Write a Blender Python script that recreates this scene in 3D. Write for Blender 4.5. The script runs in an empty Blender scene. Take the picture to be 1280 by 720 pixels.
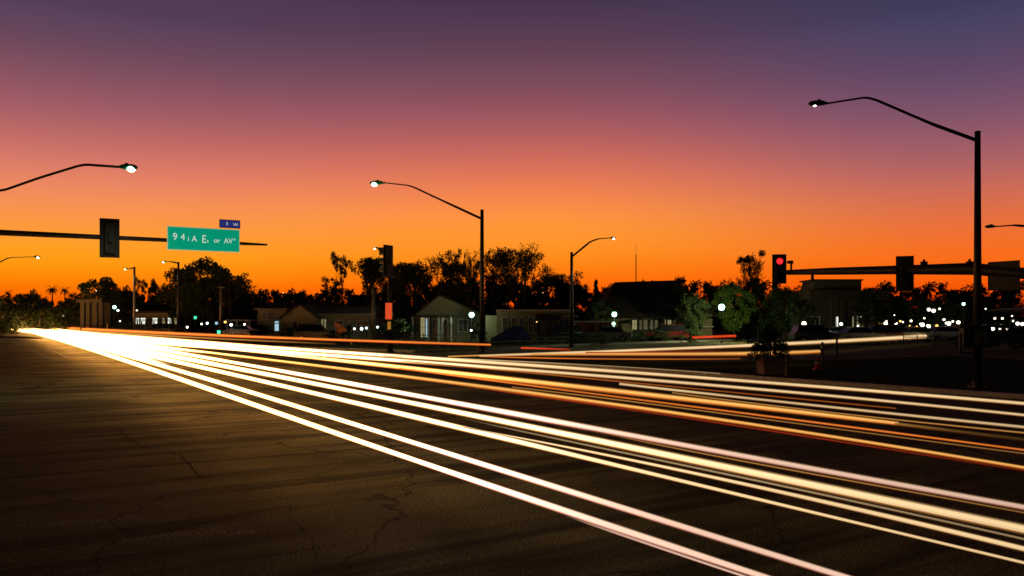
import bpy, math, random
from mathutils import Vector, Matrix, noise
R = math.radians
sc = bpy.context.scene
col = sc.collection
F = 1067.0      # focal length in photo pixels (30 mm lens)
HZ = 402.0      # row of the horizon
CH = 2.1        # camera height

# ------------------------------------------------------------------ camera
cd = bpy.data.cameras.new('camera'); cam = bpy.data.objects.new('camera', cd); col.objects.link(cam)
cd.sensor_width = 36; cd.lens = 36 * F / 1280; cd.shift_y = (HZ - 360) / 1280
cd.clip_start = 0.05; cd.clip_end = 6000
cam.location = (0, 0, CH); cam.rotation_euler = (R(90), 0, 0)
sc.camera = cam
# ------------------------------------------------------------------ colour management
sc.view_settings.view_transform = 'Standard'; sc.view_settings.look = 'None'
sc.view_settings.exposure = 0; sc.view_settings.gamma = 1
sc.cycles.use_denoising = True
sc.cycles.max_bounces = 5; sc.cycles.transparent_max_bounces = 24
sc.cycles.sample_clamp_indirect = 3

def lin(c):
    return tuple((v/255/12.92 if v/255 <= .04045 else ((v/255+.055)/1.055)**2.4) for v in c)

# ------------------------------------------------------------------ sky
w = bpy.data.worlds.new("World"); sc.world = w; w.use_nodes = True
nt = w.node_tree; nt.nodes.clear()
N = nt.nodes.new; L = nt.links.new
out = N('ShaderNodeOutputWorld'); bg = N('ShaderNodeBackground'); bg2 = N('ShaderNodeBackground'); add = N('ShaderNodeAddShader')
tc = N('ShaderNodeTexCoord'); sep = N('ShaderNodeSeparateXYZ'); L(tc.outputs['Generated'], sep.inputs[0])
el = N('ShaderNodeMath'); el.operation = 'ARCSINE'; L(sep.outputs['Z'], el.inputs[0])
az = N('ShaderNodeMath'); az.operation = 'ARCTAN2'; L(sep.outputs['X'], az.inputs[0]); L(sep.outputs['Y'], az.inputs[1])
eln = N('ShaderNodeMath'); eln.operation = 'MULTIPLY'; eln.inputs[1].default_value = 1 / R(60); L(el.outputs[0], eln.inputs[0])
def ramp(stops, x):
    r = N('ShaderNodeValToRGB'); r.color_ramp.interpolation = 'B_SPLINE'
    first = True
    pts = []
    d = math.hypot(F, x - 640)
    for y, c in stops:
        e = math.atan2(HZ - y, d) / R(60)
        pts.append((max(0, e), c))
    pts.sort()
    pts.append((.5, (24, 19, 26))); pts.append((.65, (10, 9, 12))); pts.append((1.0, (5, 5, 8)))
    els = r.color_ramp.elements
    els[0].position = pts[0][0]; els[0].color = (*lin(pts[0][1]), 1)
    els[1].position = pts[-1][0]; els[1].color = (*lin(pts[-1][1]), 1)
    for p, c in pts[1:-1]:
        e = els.new(p); e.color = (*lin(c), 1)
    L(eln.outputs[0], r.inputs[0]); return r
SL = [(402, (205, 62, 0)), (372, (250, 95, 0)), (345, (255, 136, 0)), (318, (255, 162, 8)), (285, (253, 152, 50)), (245, (246, 140, 88)), (205, (218, 122, 104)), (165, (186, 102, 100)), (125, (154, 88, 100)), (80, (124, 76, 92)), (40, (98, 66, 88)), (0, (84, 64, 92))]
SM = [(402, (220, 48, 5)), (372, (252, 85, 5)), (345, (255, 116, 2)), (315, (255, 145, 22)), (280, (255, 152, 54)), (245, (246, 130, 74)), (210, (218, 112, 86)), (170, (178, 92, 94)), (130, (142, 80, 94)), (85, (110, 68, 86)), (40, (84, 57, 80)), (0, (70, 52, 78))]
SR = [(402, (215, 50, 8)), (372, (240, 70, 6)), (345, (252, 100, 6)), (315, (250, 110, 24)), (280, (234, 112, 54)), (245, (212, 108, 80)), (210, (180, 100, 98)), (170, (148, 88, 104)), (130, (120, 80, 106)), (85, (94, 70, 100)), (40, (76, 66, 98)), (0, (64, 62, 96))]
rl, rm, rr = ramp(SL, 60), ramp(SM, 640), ramp(SR, 1220)
def maprange(src, a, b):
    m = N('ShaderNodeMapRange'); m.interpolation_type = 'SMOOTHSTEP'
    m.inputs['From Min'].default_value = a; m.inputs['From Max'].default_value = b; L(src, m.inputs['Value']); return m
def mix(f, a, b):
    m = N('ShaderNodeMix'); m.data_type = 'RGBA'; L(f, m.inputs['Factor']); L(a, m.inputs['A']); L(b, m.inputs['B']); return m
m1 = mix(maprange(az.outputs[0], R(-30), R(2)).outputs[0], rl.outputs[0], rm.outputs[0])
m2 = mix(maprange(az.outputs[0], R(2), R(29)).outputs[0], m1.outputs['Result'], rr.outputs[0])
# away from the afterglow the sky falls to night blue
dk = N('ShaderNodeRGB'); dk.outputs[0].default_value = (.004, .004, .005, 1)
ab = N('ShaderNodeMath'); ab.operation = 'ABSOLUTE'; L(az.outputs[0], ab.inputs[0])
m3 = mix(maprange(ab.outputs[0], R(38), R(85)).outputs[0], m2.outputs['Result'], dk.outputs[0])
# below the horizon nothing shines
m4 = mix(maprange(sep.outputs['Z'], -.03, -.002).outputs[0], dk.outputs[0], m3.outputs['Result'])
L(m4.outputs['Result'], bg.inputs['Color']); bg.inputs['Strength'].default_value = 1
sky = N('ShaderNodeTexSky'); sky.sky_type = 'NISHITA'; sky.sun_disc = False
sky.sun_elevation = R(-4); sky.sun_rotation = R(-24)
L(sky.outputs[0], bg2.inputs['Color']); bg2.inputs['Strength'].default_value = .05
L(bg.outputs[0], add.inputs[0]); L(bg2.outputs[0], add.inputs[1]); L(add.outputs[0], out.inputs['Surface'])
w.cycles.sampling_method = 'MANUAL'; w.cycles.sample_map_resolution = 512
# the last warm light from the set sun
sd = bpy.data.lights.new('sun', 'SUN'); sd.energy = .03; sd.angle = R(8); sd.color = (1, .45, .18)
so = bpy.data.objects.new('sun', sd); col.objects.link(so)
dv = Vector((math.sin(R(-24)), math.cos(R(-24)), math.tan(R(2))))
so.rotation_euler = dv.to_track_quat('Z', 'Y').to_euler()

# ------------------------------------------------------------------ materials
def mat(name, c, rough=.7, metal=0, var=.15, scale=4, bump=0, emit=None, es=0, spec=.4, c2=None):
    m = bpy.data.materials.new(name); m.use_nodes = True
    t = m.node_tree; b = t.nodes['Principled BSDF']
    b.inputs['Roughness'].default_value = rough; b.inputs['Metallic'].default_value = metal
    b.inputs['Specular IOR Level'].default_value = spec
    if emit:
        b.inputs['Emission Color'].default_value = (*emit, 1); b.inputs['Emission Strength'].default_value = es
    if emit and var == 0:
        b.inputs['Base Color'].default_value = (*c, 1); return m
    tcn = t.nodes.new('ShaderNodeTexCoord'); nz = t.nodes.new('ShaderNodeTexNoise')
    nz.inputs['Scale'].default_value = scale; nz.inputs['Detail'].default_value = 6
    t.links.new(tcn.outputs['Object'], nz.inputs['Vector'])
    r = t.nodes.new('ShaderNodeValToRGB')
    r.color_ramp.elements[0].position = .3; r.color_ramp.elements[1].position = .7
    a = c2 if c2 else tuple(v * (1 - var) for v in c)
    r.color_ramp.elements[0].color = (*a, 1); r.color_ramp.elements[1].color = (*[v * (1 + (0 if c2 else var)) for v in c], 1)
    t.links.new(nz.outputs['Fac'], r.inputs[0]); t.links.new(r.outputs[0], b.inputs['Base Color'])
    if bump:
        bp = t.nodes.new('ShaderNodeBump'); bp.inputs['Strength'].default_value = bump; bp.inputs['Distance'].default_value = .02
        t.links.new(nz.outputs['Fac'], bp.inputs['Height']); t.links.new(bp.outputs[0], b.inputs['Normal'])
    return m
def emat(name, c, s):
    m = bpy.data.materials.new(name); m.use_nodes = True
    t = m.node_tree; t.nodes.clear()
    o = t.nodes.new('ShaderNodeOutputMaterial'); e = t.nodes.new('ShaderNodeEmission')
    e.inputs[0].default_value = (*c, 1); e.inputs[1].default_value = s
    t.links.new(e.outputs[0], o.inputs[0]); return m
M = dict(
    steel=mat('dark_steel', (.035, .033, .032), .5, .3),
    grey=mat('galvanised', (.22, .22, .21), .5, .4),
    black=mat('black_plastic', (.015, .015, .015), .5),
    housing=mat('dark_green_paint', (.02, .035, .028), .45),
    lens_off=mat('dark_lens', (.02, .02, .02), .2),
    stucco=mat('stucco', (.32, .28, .17), .9, scale=8, bump=.2),
    stucco2=mat('pale_stucco', (.24, .23, .15), .9, scale=6, bump=.2),
    white=mat('white_paint', (.7, .7, .66), .6),
    roof=mat('dark_shingle', (.05, .038, .024), .9, scale=12, bump=.4),
    brick=mat('brick', (.22, .06, .035), .85, scale=14, bump=.3),
    window=mat('window_glass', (.02, .024, .03), .12, spec=.7),
    door=mat('door_wood', (.06, .045, .03), .6),
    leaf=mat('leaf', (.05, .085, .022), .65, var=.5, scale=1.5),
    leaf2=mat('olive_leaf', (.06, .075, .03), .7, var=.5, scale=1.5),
    lit_leaf=mat('lamplit_leaf', (.12, .22, .035), .6, var=.4, scale=1.5),  # brighter copy of leaf, lamplight put into its colour
    bark=mat('bark', (.06, .045, .033), .9, bump=.4),
    concrete=mat('concrete', (.27, .26, .23), .85, scale=5, bump=.3),
    kerb=mat('kerb_concrete', (.34, .33, .29), .8, scale=5, bump=.3),
    navy=mat('navy_canvas', (.012, .018, .09), .8),
    terracotta=mat('planter_concrete', (.26, .17, .12), .85, scale=9, bump=.3),
    cone=mat('cone_orange', (.75, .10, .06), .5),
    rubber=mat('rubber', (.02, .02, .02), .8),
    chrome=mat('alloy', (.3, .3, .3), .3, .8),
    carA=mat('car_paint_dark', (.03, .03, .035), .25, spec=.6),
    carB=mat('car_paint_silver', (.3, .3, .31), .3, .3, spec=.6),
    carC=mat('car_paint_red', (.2, .02, .015), .3, spec=.6),
    carD=mat('car_paint_white', (.6, .6, .58), .3, spec=.6),
    grass=mat('grass_blades', (.04, .06, .018), .9, var=.4, scale=2),
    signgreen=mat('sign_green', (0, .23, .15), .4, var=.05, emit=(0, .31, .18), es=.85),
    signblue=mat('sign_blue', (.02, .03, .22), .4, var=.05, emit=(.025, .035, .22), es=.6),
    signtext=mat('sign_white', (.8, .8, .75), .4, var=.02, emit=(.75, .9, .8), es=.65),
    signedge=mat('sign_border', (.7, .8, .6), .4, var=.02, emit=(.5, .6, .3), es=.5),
    faded=mat('faded_sign', (.02, .009, .007), .8, spec=.1),
    stone=mat('dark_stone', (.06, .052, .034), .9, scale=3, bump=.3), head_glow_green=mat('lamp_housing_glow_green', (.02, .35, .18), .4),  # lamp head green: lens-flare glow put into the housing colour
    lamp=emat('lamp_cool', (.42, 1, .68), 9),
    lampw=emat('lamp_white', (1, .86, .62), 5),
    lampc=emat('lamp_cold', (.85, 1, .95), 5),
    lampy=emat('lamp_amber', (1, .5, .1), 3),
    red=emat('signal_red', (1, .015, .02), 2.2),
    green=emat('signal_green', (.05, 1, .55), 8),
    walk=emat('dont_walk_orange', (.95, .10, .025), .75),
    tail=emat('tail_light', (1, .06, .015), 6),
    litw=emat('lit_window_warm', (.55, .48, .22), .5),
    litb=emat('lit_window_bright', (.9, .95, .8), 1.1),
    litc=emat('lit_window_blue', (.45, .75, .9), .8),
    far=mat('tower_metal', (.05, .04, .04), .6),
)

# ------------------------------------------------------------------ helpers
def P(x, y, Z):             # photo pixel at distance Z
    return Vector(((x - 640) / F * Z, Z, CH + (HZ - y) / F * Z))
def G(x, y, h=0):           # photo pixel on the level plane at height h
    Z = (CH - h) * F / (y - HZ)
    return Vector(((x - 640) / F * Z, Z, h))
def X(x, Z): return (x - 640) / F * Z
def H(y, Z): return CH + (HZ - y) / F * Z

class MB:
    def __init__(s): s.v = []; s.f = []; s.mi = []; s.mats = []
    def m(s, m):
        if m not in s.mats: s.mats.append(m)
        return s.mats.index(m)
    def face(s, vs, m):
        i = len(s.v); s.v += [tuple(v) for v in vs]; s.f.append(tuple(range(i, i + len(vs)))); s.mi.append(s.m(m)); return s
    def box(s, c, d, m, rz=0, T=None):
        i = len(s.v); hx, hy, hz = d[0]/2, d[1]/2, d[2]/2
        cr, sr = math.cos(rz), math.sin(rz)
        for z in (-hz, hz):
            for a, b in ((-hx, -hy), (hx, -hy), (hx, hy), (-hx, hy)):
                s.v.append((c[0] + a*cr - b*sr, c[1] + a*sr + b*cr, c[2] + z))
        for q in ((0,3,2,1), (4,5,6,7), (0,1,5,4), (1,2,6,5), (2,3,7,6), (3,0,4,7)):
            s.f.append(tuple(i + k for k in q)); s.mi.append(s.m(m))
        return s
    def prism(s, poly, y0, y1, m):          # polygon in x,z pushed from y0 to y1
        i = len(s.v); n = len(poly)
        for y in (y0, y1):
            for x, z in poly: s.v.append((x, y, z))
        s.f.append(tuple(i + k for k in range(n))); s.mi.append(s.m(m))
        s.f.append(tuple(i + n + k for k in reversed(range(n)))); s.mi.append(s.m(m))
        for k in range(n):
            a, b = k, (k + 1) % n
            s.f.append((i + b, i + a, i + n + a, i + n + b)); s.mi.append(s.m(m))
        return s
    def slab(s, poly, z0, z1, m):           # polygon in x,y pushed from z0 to z1
        i = len(s.v); n = len(poly)
        for z in (z0, z1):
            for x, y in poly: s.v.append((x, y, z))
        s.f.append(tuple(i + n + k for k in range(n))); s.mi.append(s.m(m))
        s.f.append(tuple(i + k for k in reversed(range(n)))); s.mi.append(s.m(m))
        for k in range(n):
            a, b = k, (k + 1) % n
            s.f.append((i + a, i + b, i + n + b, i + n + a)); s.mi.append(s.m(m))
        return s
    def tube(s, pts, rad, m, n=8, cap=True):
        pts = [Vector(p) for p in pts]
        if not hasattr(rad, '__len__'): rad = [rad] * len(pts)
        i = len(s.v); k = len(pts)
        ref = None
        for j, p in enumerate(pts):
            t = (pts[min(j+1, k-1)] - pts[max(j-1, 0)]).normalized()
            if ref is None: ref = Vector((0, 0, 1)) if abs(t.z) < .9 else Vector((1, 0, 0))
            a = (ref - t * ref.dot(t)).normalized(); b = t.cross(a); ref = a
            for q in range(n):
                th = 2 * math.pi * q / n
                s.v.append(tuple(p + (a * math.cos(th) + b * math.sin(th)) * rad[j]))
        mi = s.m(m)
        for j in range(k - 1):
            for q in range(n):
                q2 = (q + 1) % n
                s.f.append((i + j*n + q, i + j*n + q2, i + (j+1)*n + q2, i + (j+1)*n + q)); s.mi.append(mi)
        if cap:
            s.f.append(tuple(i + q for q in reversed(range(n)))); s.mi.append(mi)
            s.f.append(tuple(i + (k-1)*n + q for q in range(n))); s.mi.append(mi)
        return s
    def lathe(s, c, prof, m, n=12):         # prof: (r, z)
        return s.tube([(c[0], c[1], c[2] + z) for r, z in prof], [max(r, .001) for r, z in prof], m, n)
    def ball(s, c, r, m, n=10, sq=1):
        k = 6
        return s.lathe(c, [(r * math.sin(math.pi * j / k), -r * sq * math.cos(math.pi * j / k)) for j in range(k + 1)], m, n)
    def build(s, name, parent=None, smooth=False, bevel=0):
        me = bpy.data.meshes.new(name); me.from_pydata(s.v, [], s.f)
        for q in s.mats: me.materials.append(q)
        me.polygons.foreach_set('material_index', s.mi)
        if smooth: me.polygons.foreach_set('use_smooth', [True] * len(s.f))
        me.update()
        o = bpy.data.objects.new(name, me); col.objects.link(o)
        if parent: o.parent = parent
        if bevel:
            b = o.modifiers.new('bevel', 'BEVEL'); b.width = bevel; b.segments = 2; b.limit_method = 'ANGLE'
        return o
def tag(o, label=None, cat=None, group=None, kind=None):
    if label: o['label'] = label
    if cat: o['category'] = cat
    if group: o['group'] = group
    if kind: o['kind'] = kind
    return o
def thing(name, loc, label, cat, group=None, rz=0):
    o = bpy.data.objects.new(name, None); col.objects.link(o); o.empty_display_size = .2
    o.location = loc; o.rotation_euler = (0, 0, rz); return tag(o, label, cat, group)
def dup(root, loc, label, group=None, rz=0, scale=None):
    r = root.copy(); col.objects.link(r); r.location = loc; r.rotation_euler = (0, 0, rz)
    if scale: r.scale = scale
    r['label'] = label
    if group: r['group'] = group
    for ch in KIDS.get(root.name, []):
        c = ch.copy(); col.objects.link(c); c.parent = r
        for g in KIDS.get(ch.name, []):
            d = g.copy(); col.objects.link(d); d.parent = c
    return r
KIDS = {}
ORD = ['first', 'second', 'third', 'fourth', 'fifth', 'sixth', 'seventh', 'eighth', 'ninth', 'tenth', 'eleventh', 'twelfth', 'thirteenth', 'fourteenth', 'fifteenth', 'sixteenth', 'seventeenth', 'eighteenth', 'nineteenth', 'twentieth', 'twenty-first', 'twenty-second', 'twenty-third', 'twenty-fourth', 'twenty-fifth', 'twenty-sixth']
def remember(root):
    for o in bpy.data.objects:
        if o.parent == root:
            KIDS.setdefault(root.name, []).append(o)
            for q in bpy.data.objects:
                if q.parent == o: KIDS.setdefault(o.name, []).append(q)
def light(name, parent, loc, energy, color, r=.15, spot=False):
    d = bpy.data.lights.new(name, 'SPOT' if spot else 'POINT'); d.energy = energy
    if spot: d.spot_size = R(130); d.spot_blend = .6
    d.color = color; d.shadow_soft_size = r
    o = bpy.data.objects.new(name, d); col.objects.link(o); o.location = loc; o.parent = parent; return o

# road frame: u runs away along the road, v to its far side
TH = R(29.8)
U = Vector((-math.sin(TH), math.cos(TH), 0)); V = Vector((math.cos(TH), math.sin(TH), 0))
def UV(u, v, z=0): return U * u + V * v + Vector((0, 0, z))

# ------------------------------------------------------------------ ground
def asphalt():
    m = bpy.data.materials.new('asphalt'); m.use_nodes = True
    t = m.node_tree; b = t.nodes['Principled BSDF']; n = t.nodes.new; l = t.links.new
    tcn = n('ShaderNodeTexCoord')
    mp = n('ShaderNodeMapping'); l(tcn.outputs['Object'], mp.inputs['Vector'])
    mp.vector_type = 'TEXTURE'; mp.inputs['Rotation'].default_value = (0, 0, R(34)); mp.inputs['Scale'].default_value = (9, .62, 1)
    st = n('ShaderNodeTexNoise'); st.inputs['Scale'].default_value = 1.1; st.inputs['Detail'].default_value = 5; st.inputs['Distortion'].default_value = .4
    l(mp.outputs[0], st.inputs['Vector'])
    big = n('ShaderNodeTexNoise'); big.inputs['Scale'].default_value = .35; big.inputs['Detail'].default_value = 5; l(tcn.outputs['Object'], big.inputs['Vector'])
    fine = n('ShaderNodeTexVoronoi'); fine.inputs['Scale'].default_value = 70; l(tcn.outputs['Object'], fine.inputs['Vector'])
    fn = n('ShaderNodeTexNoise'); fn.inputs['Scale'].default_value = 38; fn.inputs['Detail'].default_value = 8; l(tcn.outputs['Object'], fn.inputs['Vector'])
    # cracks
    wob = n('ShaderNodeTexNoise'); wob.inputs['Scale'].default_value = .8; wob.inputs['Detail'].default_value = 5; l(tcn.outputs['Object'], wob.inputs['Vector'])
    va = n('ShaderNodeVectorMath'); va.operation = 'MULTIPLY_ADD'; va.inputs[1].default_value = (2.2, 2.2, 0); l(wob.outputs['Color'], va.inputs[0]); l(tcn.outputs['Object'], va.inputs[2])
    cr = n('ShaderNodeTexVoronoi'); cr.feature = 'DISTANCE_TO_EDGE'; cr.inputs['Scale'].default_value = .22; l(va.outputs[0], cr.inputs['Vector'])
    cm = n('ShaderNodeMapRange'); cm.inputs['From Min'].default_value = .0015; cm.inputs['From Max'].default_value = .006; l(cr.outputs['Distance'], cm.inputs['Value'])
    # base colour
    r1 = n('ShaderNodeValToRGB'); r1.color_ramp.elements[0].position = .32; r1.color_ramp.elements[1].position = .68
    r1.color_ramp.elements[0].color = (.036, .038, .018, 1); r1.color_ramp.elements[1].color = (.12, .115, .06, 1); l(big.outputs['Fac'], r1.inputs[0])
    r2 = n('ShaderNodeValToRGB'); r2.color_ramp.elements[0].position = .40; r2.color_ramp.elements[1].position = .54
    r2.color_ramp.elements[0].color = (.45, .45, .45, 1); r2.color_ramp.elements[1].color = (1.35, 1.35, 1.3, 1); l(st.outputs['Fac'], r2.inputs[0])  # dark and golden bands: grazing light over ruts put into the colour
    def mul(a, bb):
        x = n('ShaderNodeMix'); x.data_type = 'RGBA'; x.blend_type = 'MULTIPLY'; x.inputs['Factor'].default_value = 1
        l(a, x.inputs['A']); l(bb, x.inputs['B']); return x.outputs['Result']
    r3 = n('ShaderNodeValToRGB'); r3.color_ramp.elements[0].position = .38; r3.color_ramp.elements[1].position = .66
    r3.color_ramp.elements[0].color = (.35, .35, .35, 1); r3.color_ramp.elements[1].color = (2.3, 2.2, 1.9, 1); l(fn.outputs['Fac'], r3.inputs[0])
    r4 = n('ShaderNodeMapRange'); r4.inputs['To Min'].default_value = .18; l(cm.outputs[0], r4.inputs['Value'])
    c = mul(mul(mul(r1.outputs[0], r2.outputs[0]), r3.outputs[0]), r4.outputs[0])
    l(c, b.inputs['Base Color'])
    b.inputs['Roughness'].default_value = .85; b.inputs['Specular IOR Level'].default_value = .08
    h = n('ShaderNodeMath'); h.operation = 'MULTIPLY_ADD'; h.inputs[1].default_value = .5; l(fine.outputs['Distance'], h.inputs[0]); l(fn.outputs['Fac'], h.inputs[2])
    bp = n('ShaderNodeBump'); bp.inputs['Strength'].default_value = .6; bp.inputs['Distance'].default_value = .012; l(h.outputs[0], bp.inputs['Height'])
    bp2 = n('ShaderNodeBump'); bp2.inputs['Strength'].default_value = .7; bp2.inputs['Distance'].default_value = .05; l(st.outputs['Fac'], bp2.inputs['Height']); l(bp.outputs[0], bp2.inputs['Normal'])
    l(bp2.outputs[0], b.inputs['Normal'])
    return m
M['asphalt'] = asphalt()
M['paint'] = mat('worn_road_paint', (.75, .72, .6), .7, scale=30, c2=(.3, .28, .22))
M['dark_line'] = mat('dark_road_line', (.006, .006, .005), 1, spec=0)
M['soil'] = mat('dry_grass_ground', (.07, .065, .035), .95, scale=1.2, bump=.6, c2=(.035, .045, .018))
M['sidewalk'] = mat('sidewalk_concrete', (.085, .11, .05), 1, scale=2, bump=.3, spec=0)

g = MB(); NG = 40
g.face([(-1500, -60, 0), (1500, -60, 0), (1500, 2500, 0), (-1500, 2500, 0)], M['asphalt'])
tag(g.build('road'), kind='structure')
# verge beyond the road, following its far edge
ve = [UV(-30, 60), UV(10, 42), UV(40, 36), UV(90, 31), UV(200, 26), UV(420, 24)]
poly = [(p.x, p.y) for p in ve]
far_poly = [G(0, 421.5), G(300, 433), G(520, 441), G(610, 438), G(700, 433), G(860, 427.5), G(980, 424.5), G(1190, 416.5)]
fp = [(-420, 620)] + [(p.x, p.y) for p in far_poly] + [(120, 130), (500, 300), (900, 1800), (-900, 1800)]
g = MB(); g.slab(fp, .02, .12, M['soil']); tag(g.build('verge'), kind='structure')
# pavement along the front of the verge
def strip(pts, w0, z0, z1, m, name, off=0):
    mb = MB(); n_ = len(pts)
    L_, R_ = [], []
    for i, p in enumerate(pts):
        t = (pts[min(i+1, n_-1)] - pts[max(i-1, 0)]).normalized(); nn = Vector((-t.y, t.x, 0))
        L_.append(p + nn * (off + w0)); R_.append(p + nn * off)
    for i in range(n_ - 1):
        a, b, c, d = R_[i], R_[i+1], L_[i+1], L_[i]
        mb.slab([(a.x, a.y), (b.x, b.y), (c.x, c.y), (d.x, d.y)], z0, z1, m)
    return tag(mb.build(name), kind='structure')
strip(far_poly, 2.2, .02, .15, M['sidewalk'], 'pavement')
strip(far_poly, .18, .0, .17, M['kerb'], 'kerb', off=-.19)

# corner island with kerb
k0 = [G(640, 452.5, .13), G(760, 457, .13), G(880, 464.5, .13), G(960, 470.5, .13), G(1120, 481.5, .13), G(1280, 492.5, .13)]
d_ = (k0[-1] - k0[-2]).normalized()
k0 += [k0[-1] + d_ * 6, k0[-1] + d_ * 12]
back = [k0[-1] + Vector((10, 3, 0)), Vector((30, 24, 0)), G(1190, 447), G(1080, 452), G(960, 455), G(840, 455), G(720, 452)]
isl = [(p.x, p.y) for p in k0] + [(p.x, p.y) for p in back]
g = MB(); g.slab(isl, .0, .11, M['sidewalk']); tag(g.build('corner_island'), kind='structure')
strip(k0, .24, 0, .13, mat('painted_kerb', (.62, .6, .52), .6, scale=9), 'island_kerb', off=-.25)

# worn paint and thin dark lines on the near road
def ribbon(mb, pts, w, m, z):
    n_ = len(pts)
    for i in range(n_ - 1):
        a, b = pts[i], pts[i+1]; t = (b - a).normalized(); nn = Vector((-t.y, t.x, 0))
        wa = w * (.5 + .9 * noise.noise(a * 3) ** 2 + .3); wb = w * (.5 + .9 * noise.noise(b * 3) ** 2 + .3)
        mb.face([(*(a - nn*wa/2).xy, z), (*(b - nn*wb/2).xy, z), (*(b + nn*wb/2).xy, z), (*(a + nn*wa/2).xy, z)], m)
def dense(pts, n_=10, jit=.03):
    r = []
    for i in range(len(pts) - 1):
        for k in range(n_):
            p = pts[i].lerp(pts[i+1], k / n_); nn = noise.noise_vector(p * 2.5) * jit; r.append(Vector((p.x + nn.x, p.y + nn.y, 0)))
    return r + [pts[-1]]
def wornpaint():
    m = M['paint']; t = m.node_tree; b = t.nodes['Principled BSDF']
    tcn = t.nodes.new('ShaderNodeTexCoord'); nz = t.nodes.new('ShaderNodeTexNoise'); nz.inputs['Scale'].default_value = 34; nz.inputs['Detail'].default_value = 10
    t.links.new(tcn.outputs['Object'], nz.inputs['Vector'])
    mr = t.nodes.new('ShaderNodeMapRange'); mr.inputs['From Min'].default_value = .52; mr.inputs['From Max'].default_value = .62
    t.links.new(nz.outputs['Fac'], mr.inputs['Value']); t.links.new(mr.outputs[0], b.inputs['Alpha'])
wornpaint()
paint = [[(20, 658), (100, 653), (182, 646)], [(150, 676), (230, 668), (320, 665)], [(278, 515), (292, 515)], [(88, 477), (104, 476)], [(45, 441), (60, 447), (78, 451)], [(58, 437), (72, 441), (84, 447)], [(30, 436), (48, 440)]]
for i, q in enumerate(paint):
    mb = MB(); ribbon(mb, dense([G(*p) for p in q]), .2 if i < 2 else .3, M['paint'], .004)
    tag(mb.build('road_marking'), kind='structure')
dark_lines = [([(148, 537), (158, 546), (172, 556), (181, 561)], .02), ([(206, 561), (226, 571), (240, 583), (246, 594), (256, 598)], .018), ([(365, 632), (362, 645), (372, 658), (388, 672), (396, 700)], .008), ([(0, 697), (80, 686), (180, 670), (320, 640), (365, 632)], .022),
         ([(0, 606), (90, 600), (150, 596), (240, 597), (320, 588), (470, 577)], .02), ([(0, 505), (80, 503), (160, 496), (240, 487)], .05), ([(0, 546), (120, 540), (230, 529), (330, 522)], .03), ([(0, 589), (110, 583), (200, 582), (330, 568)], .02), ([(0, 487), (130, 482), (230, 480)], .05), ([(0, 473), (110, 471), (200, 468)], .07), ([(0, 521), (90, 512), (210, 507)], .04)]
for q, ww in dark_lines:  # thin dark lines laid on the asphalt, cracks among them
    mb = MB(); ribbon(mb, dense([G(*p) for p in q], 14, .06), ww, M['dark_line'], .004 if q[0][0] > 0 else .0055)
    tag(mb.build('dark_road_line'), kind='structure')
mb = MB(); ribbon(mb, dense([G(-40, 424.5), G(62, 424.8)], 4, 0), .9, mat('stop_line_paint', (.6, .58, .5), .6), .004); tag(mb.build('stop_line'), kind='structure')
#MORE

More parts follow.
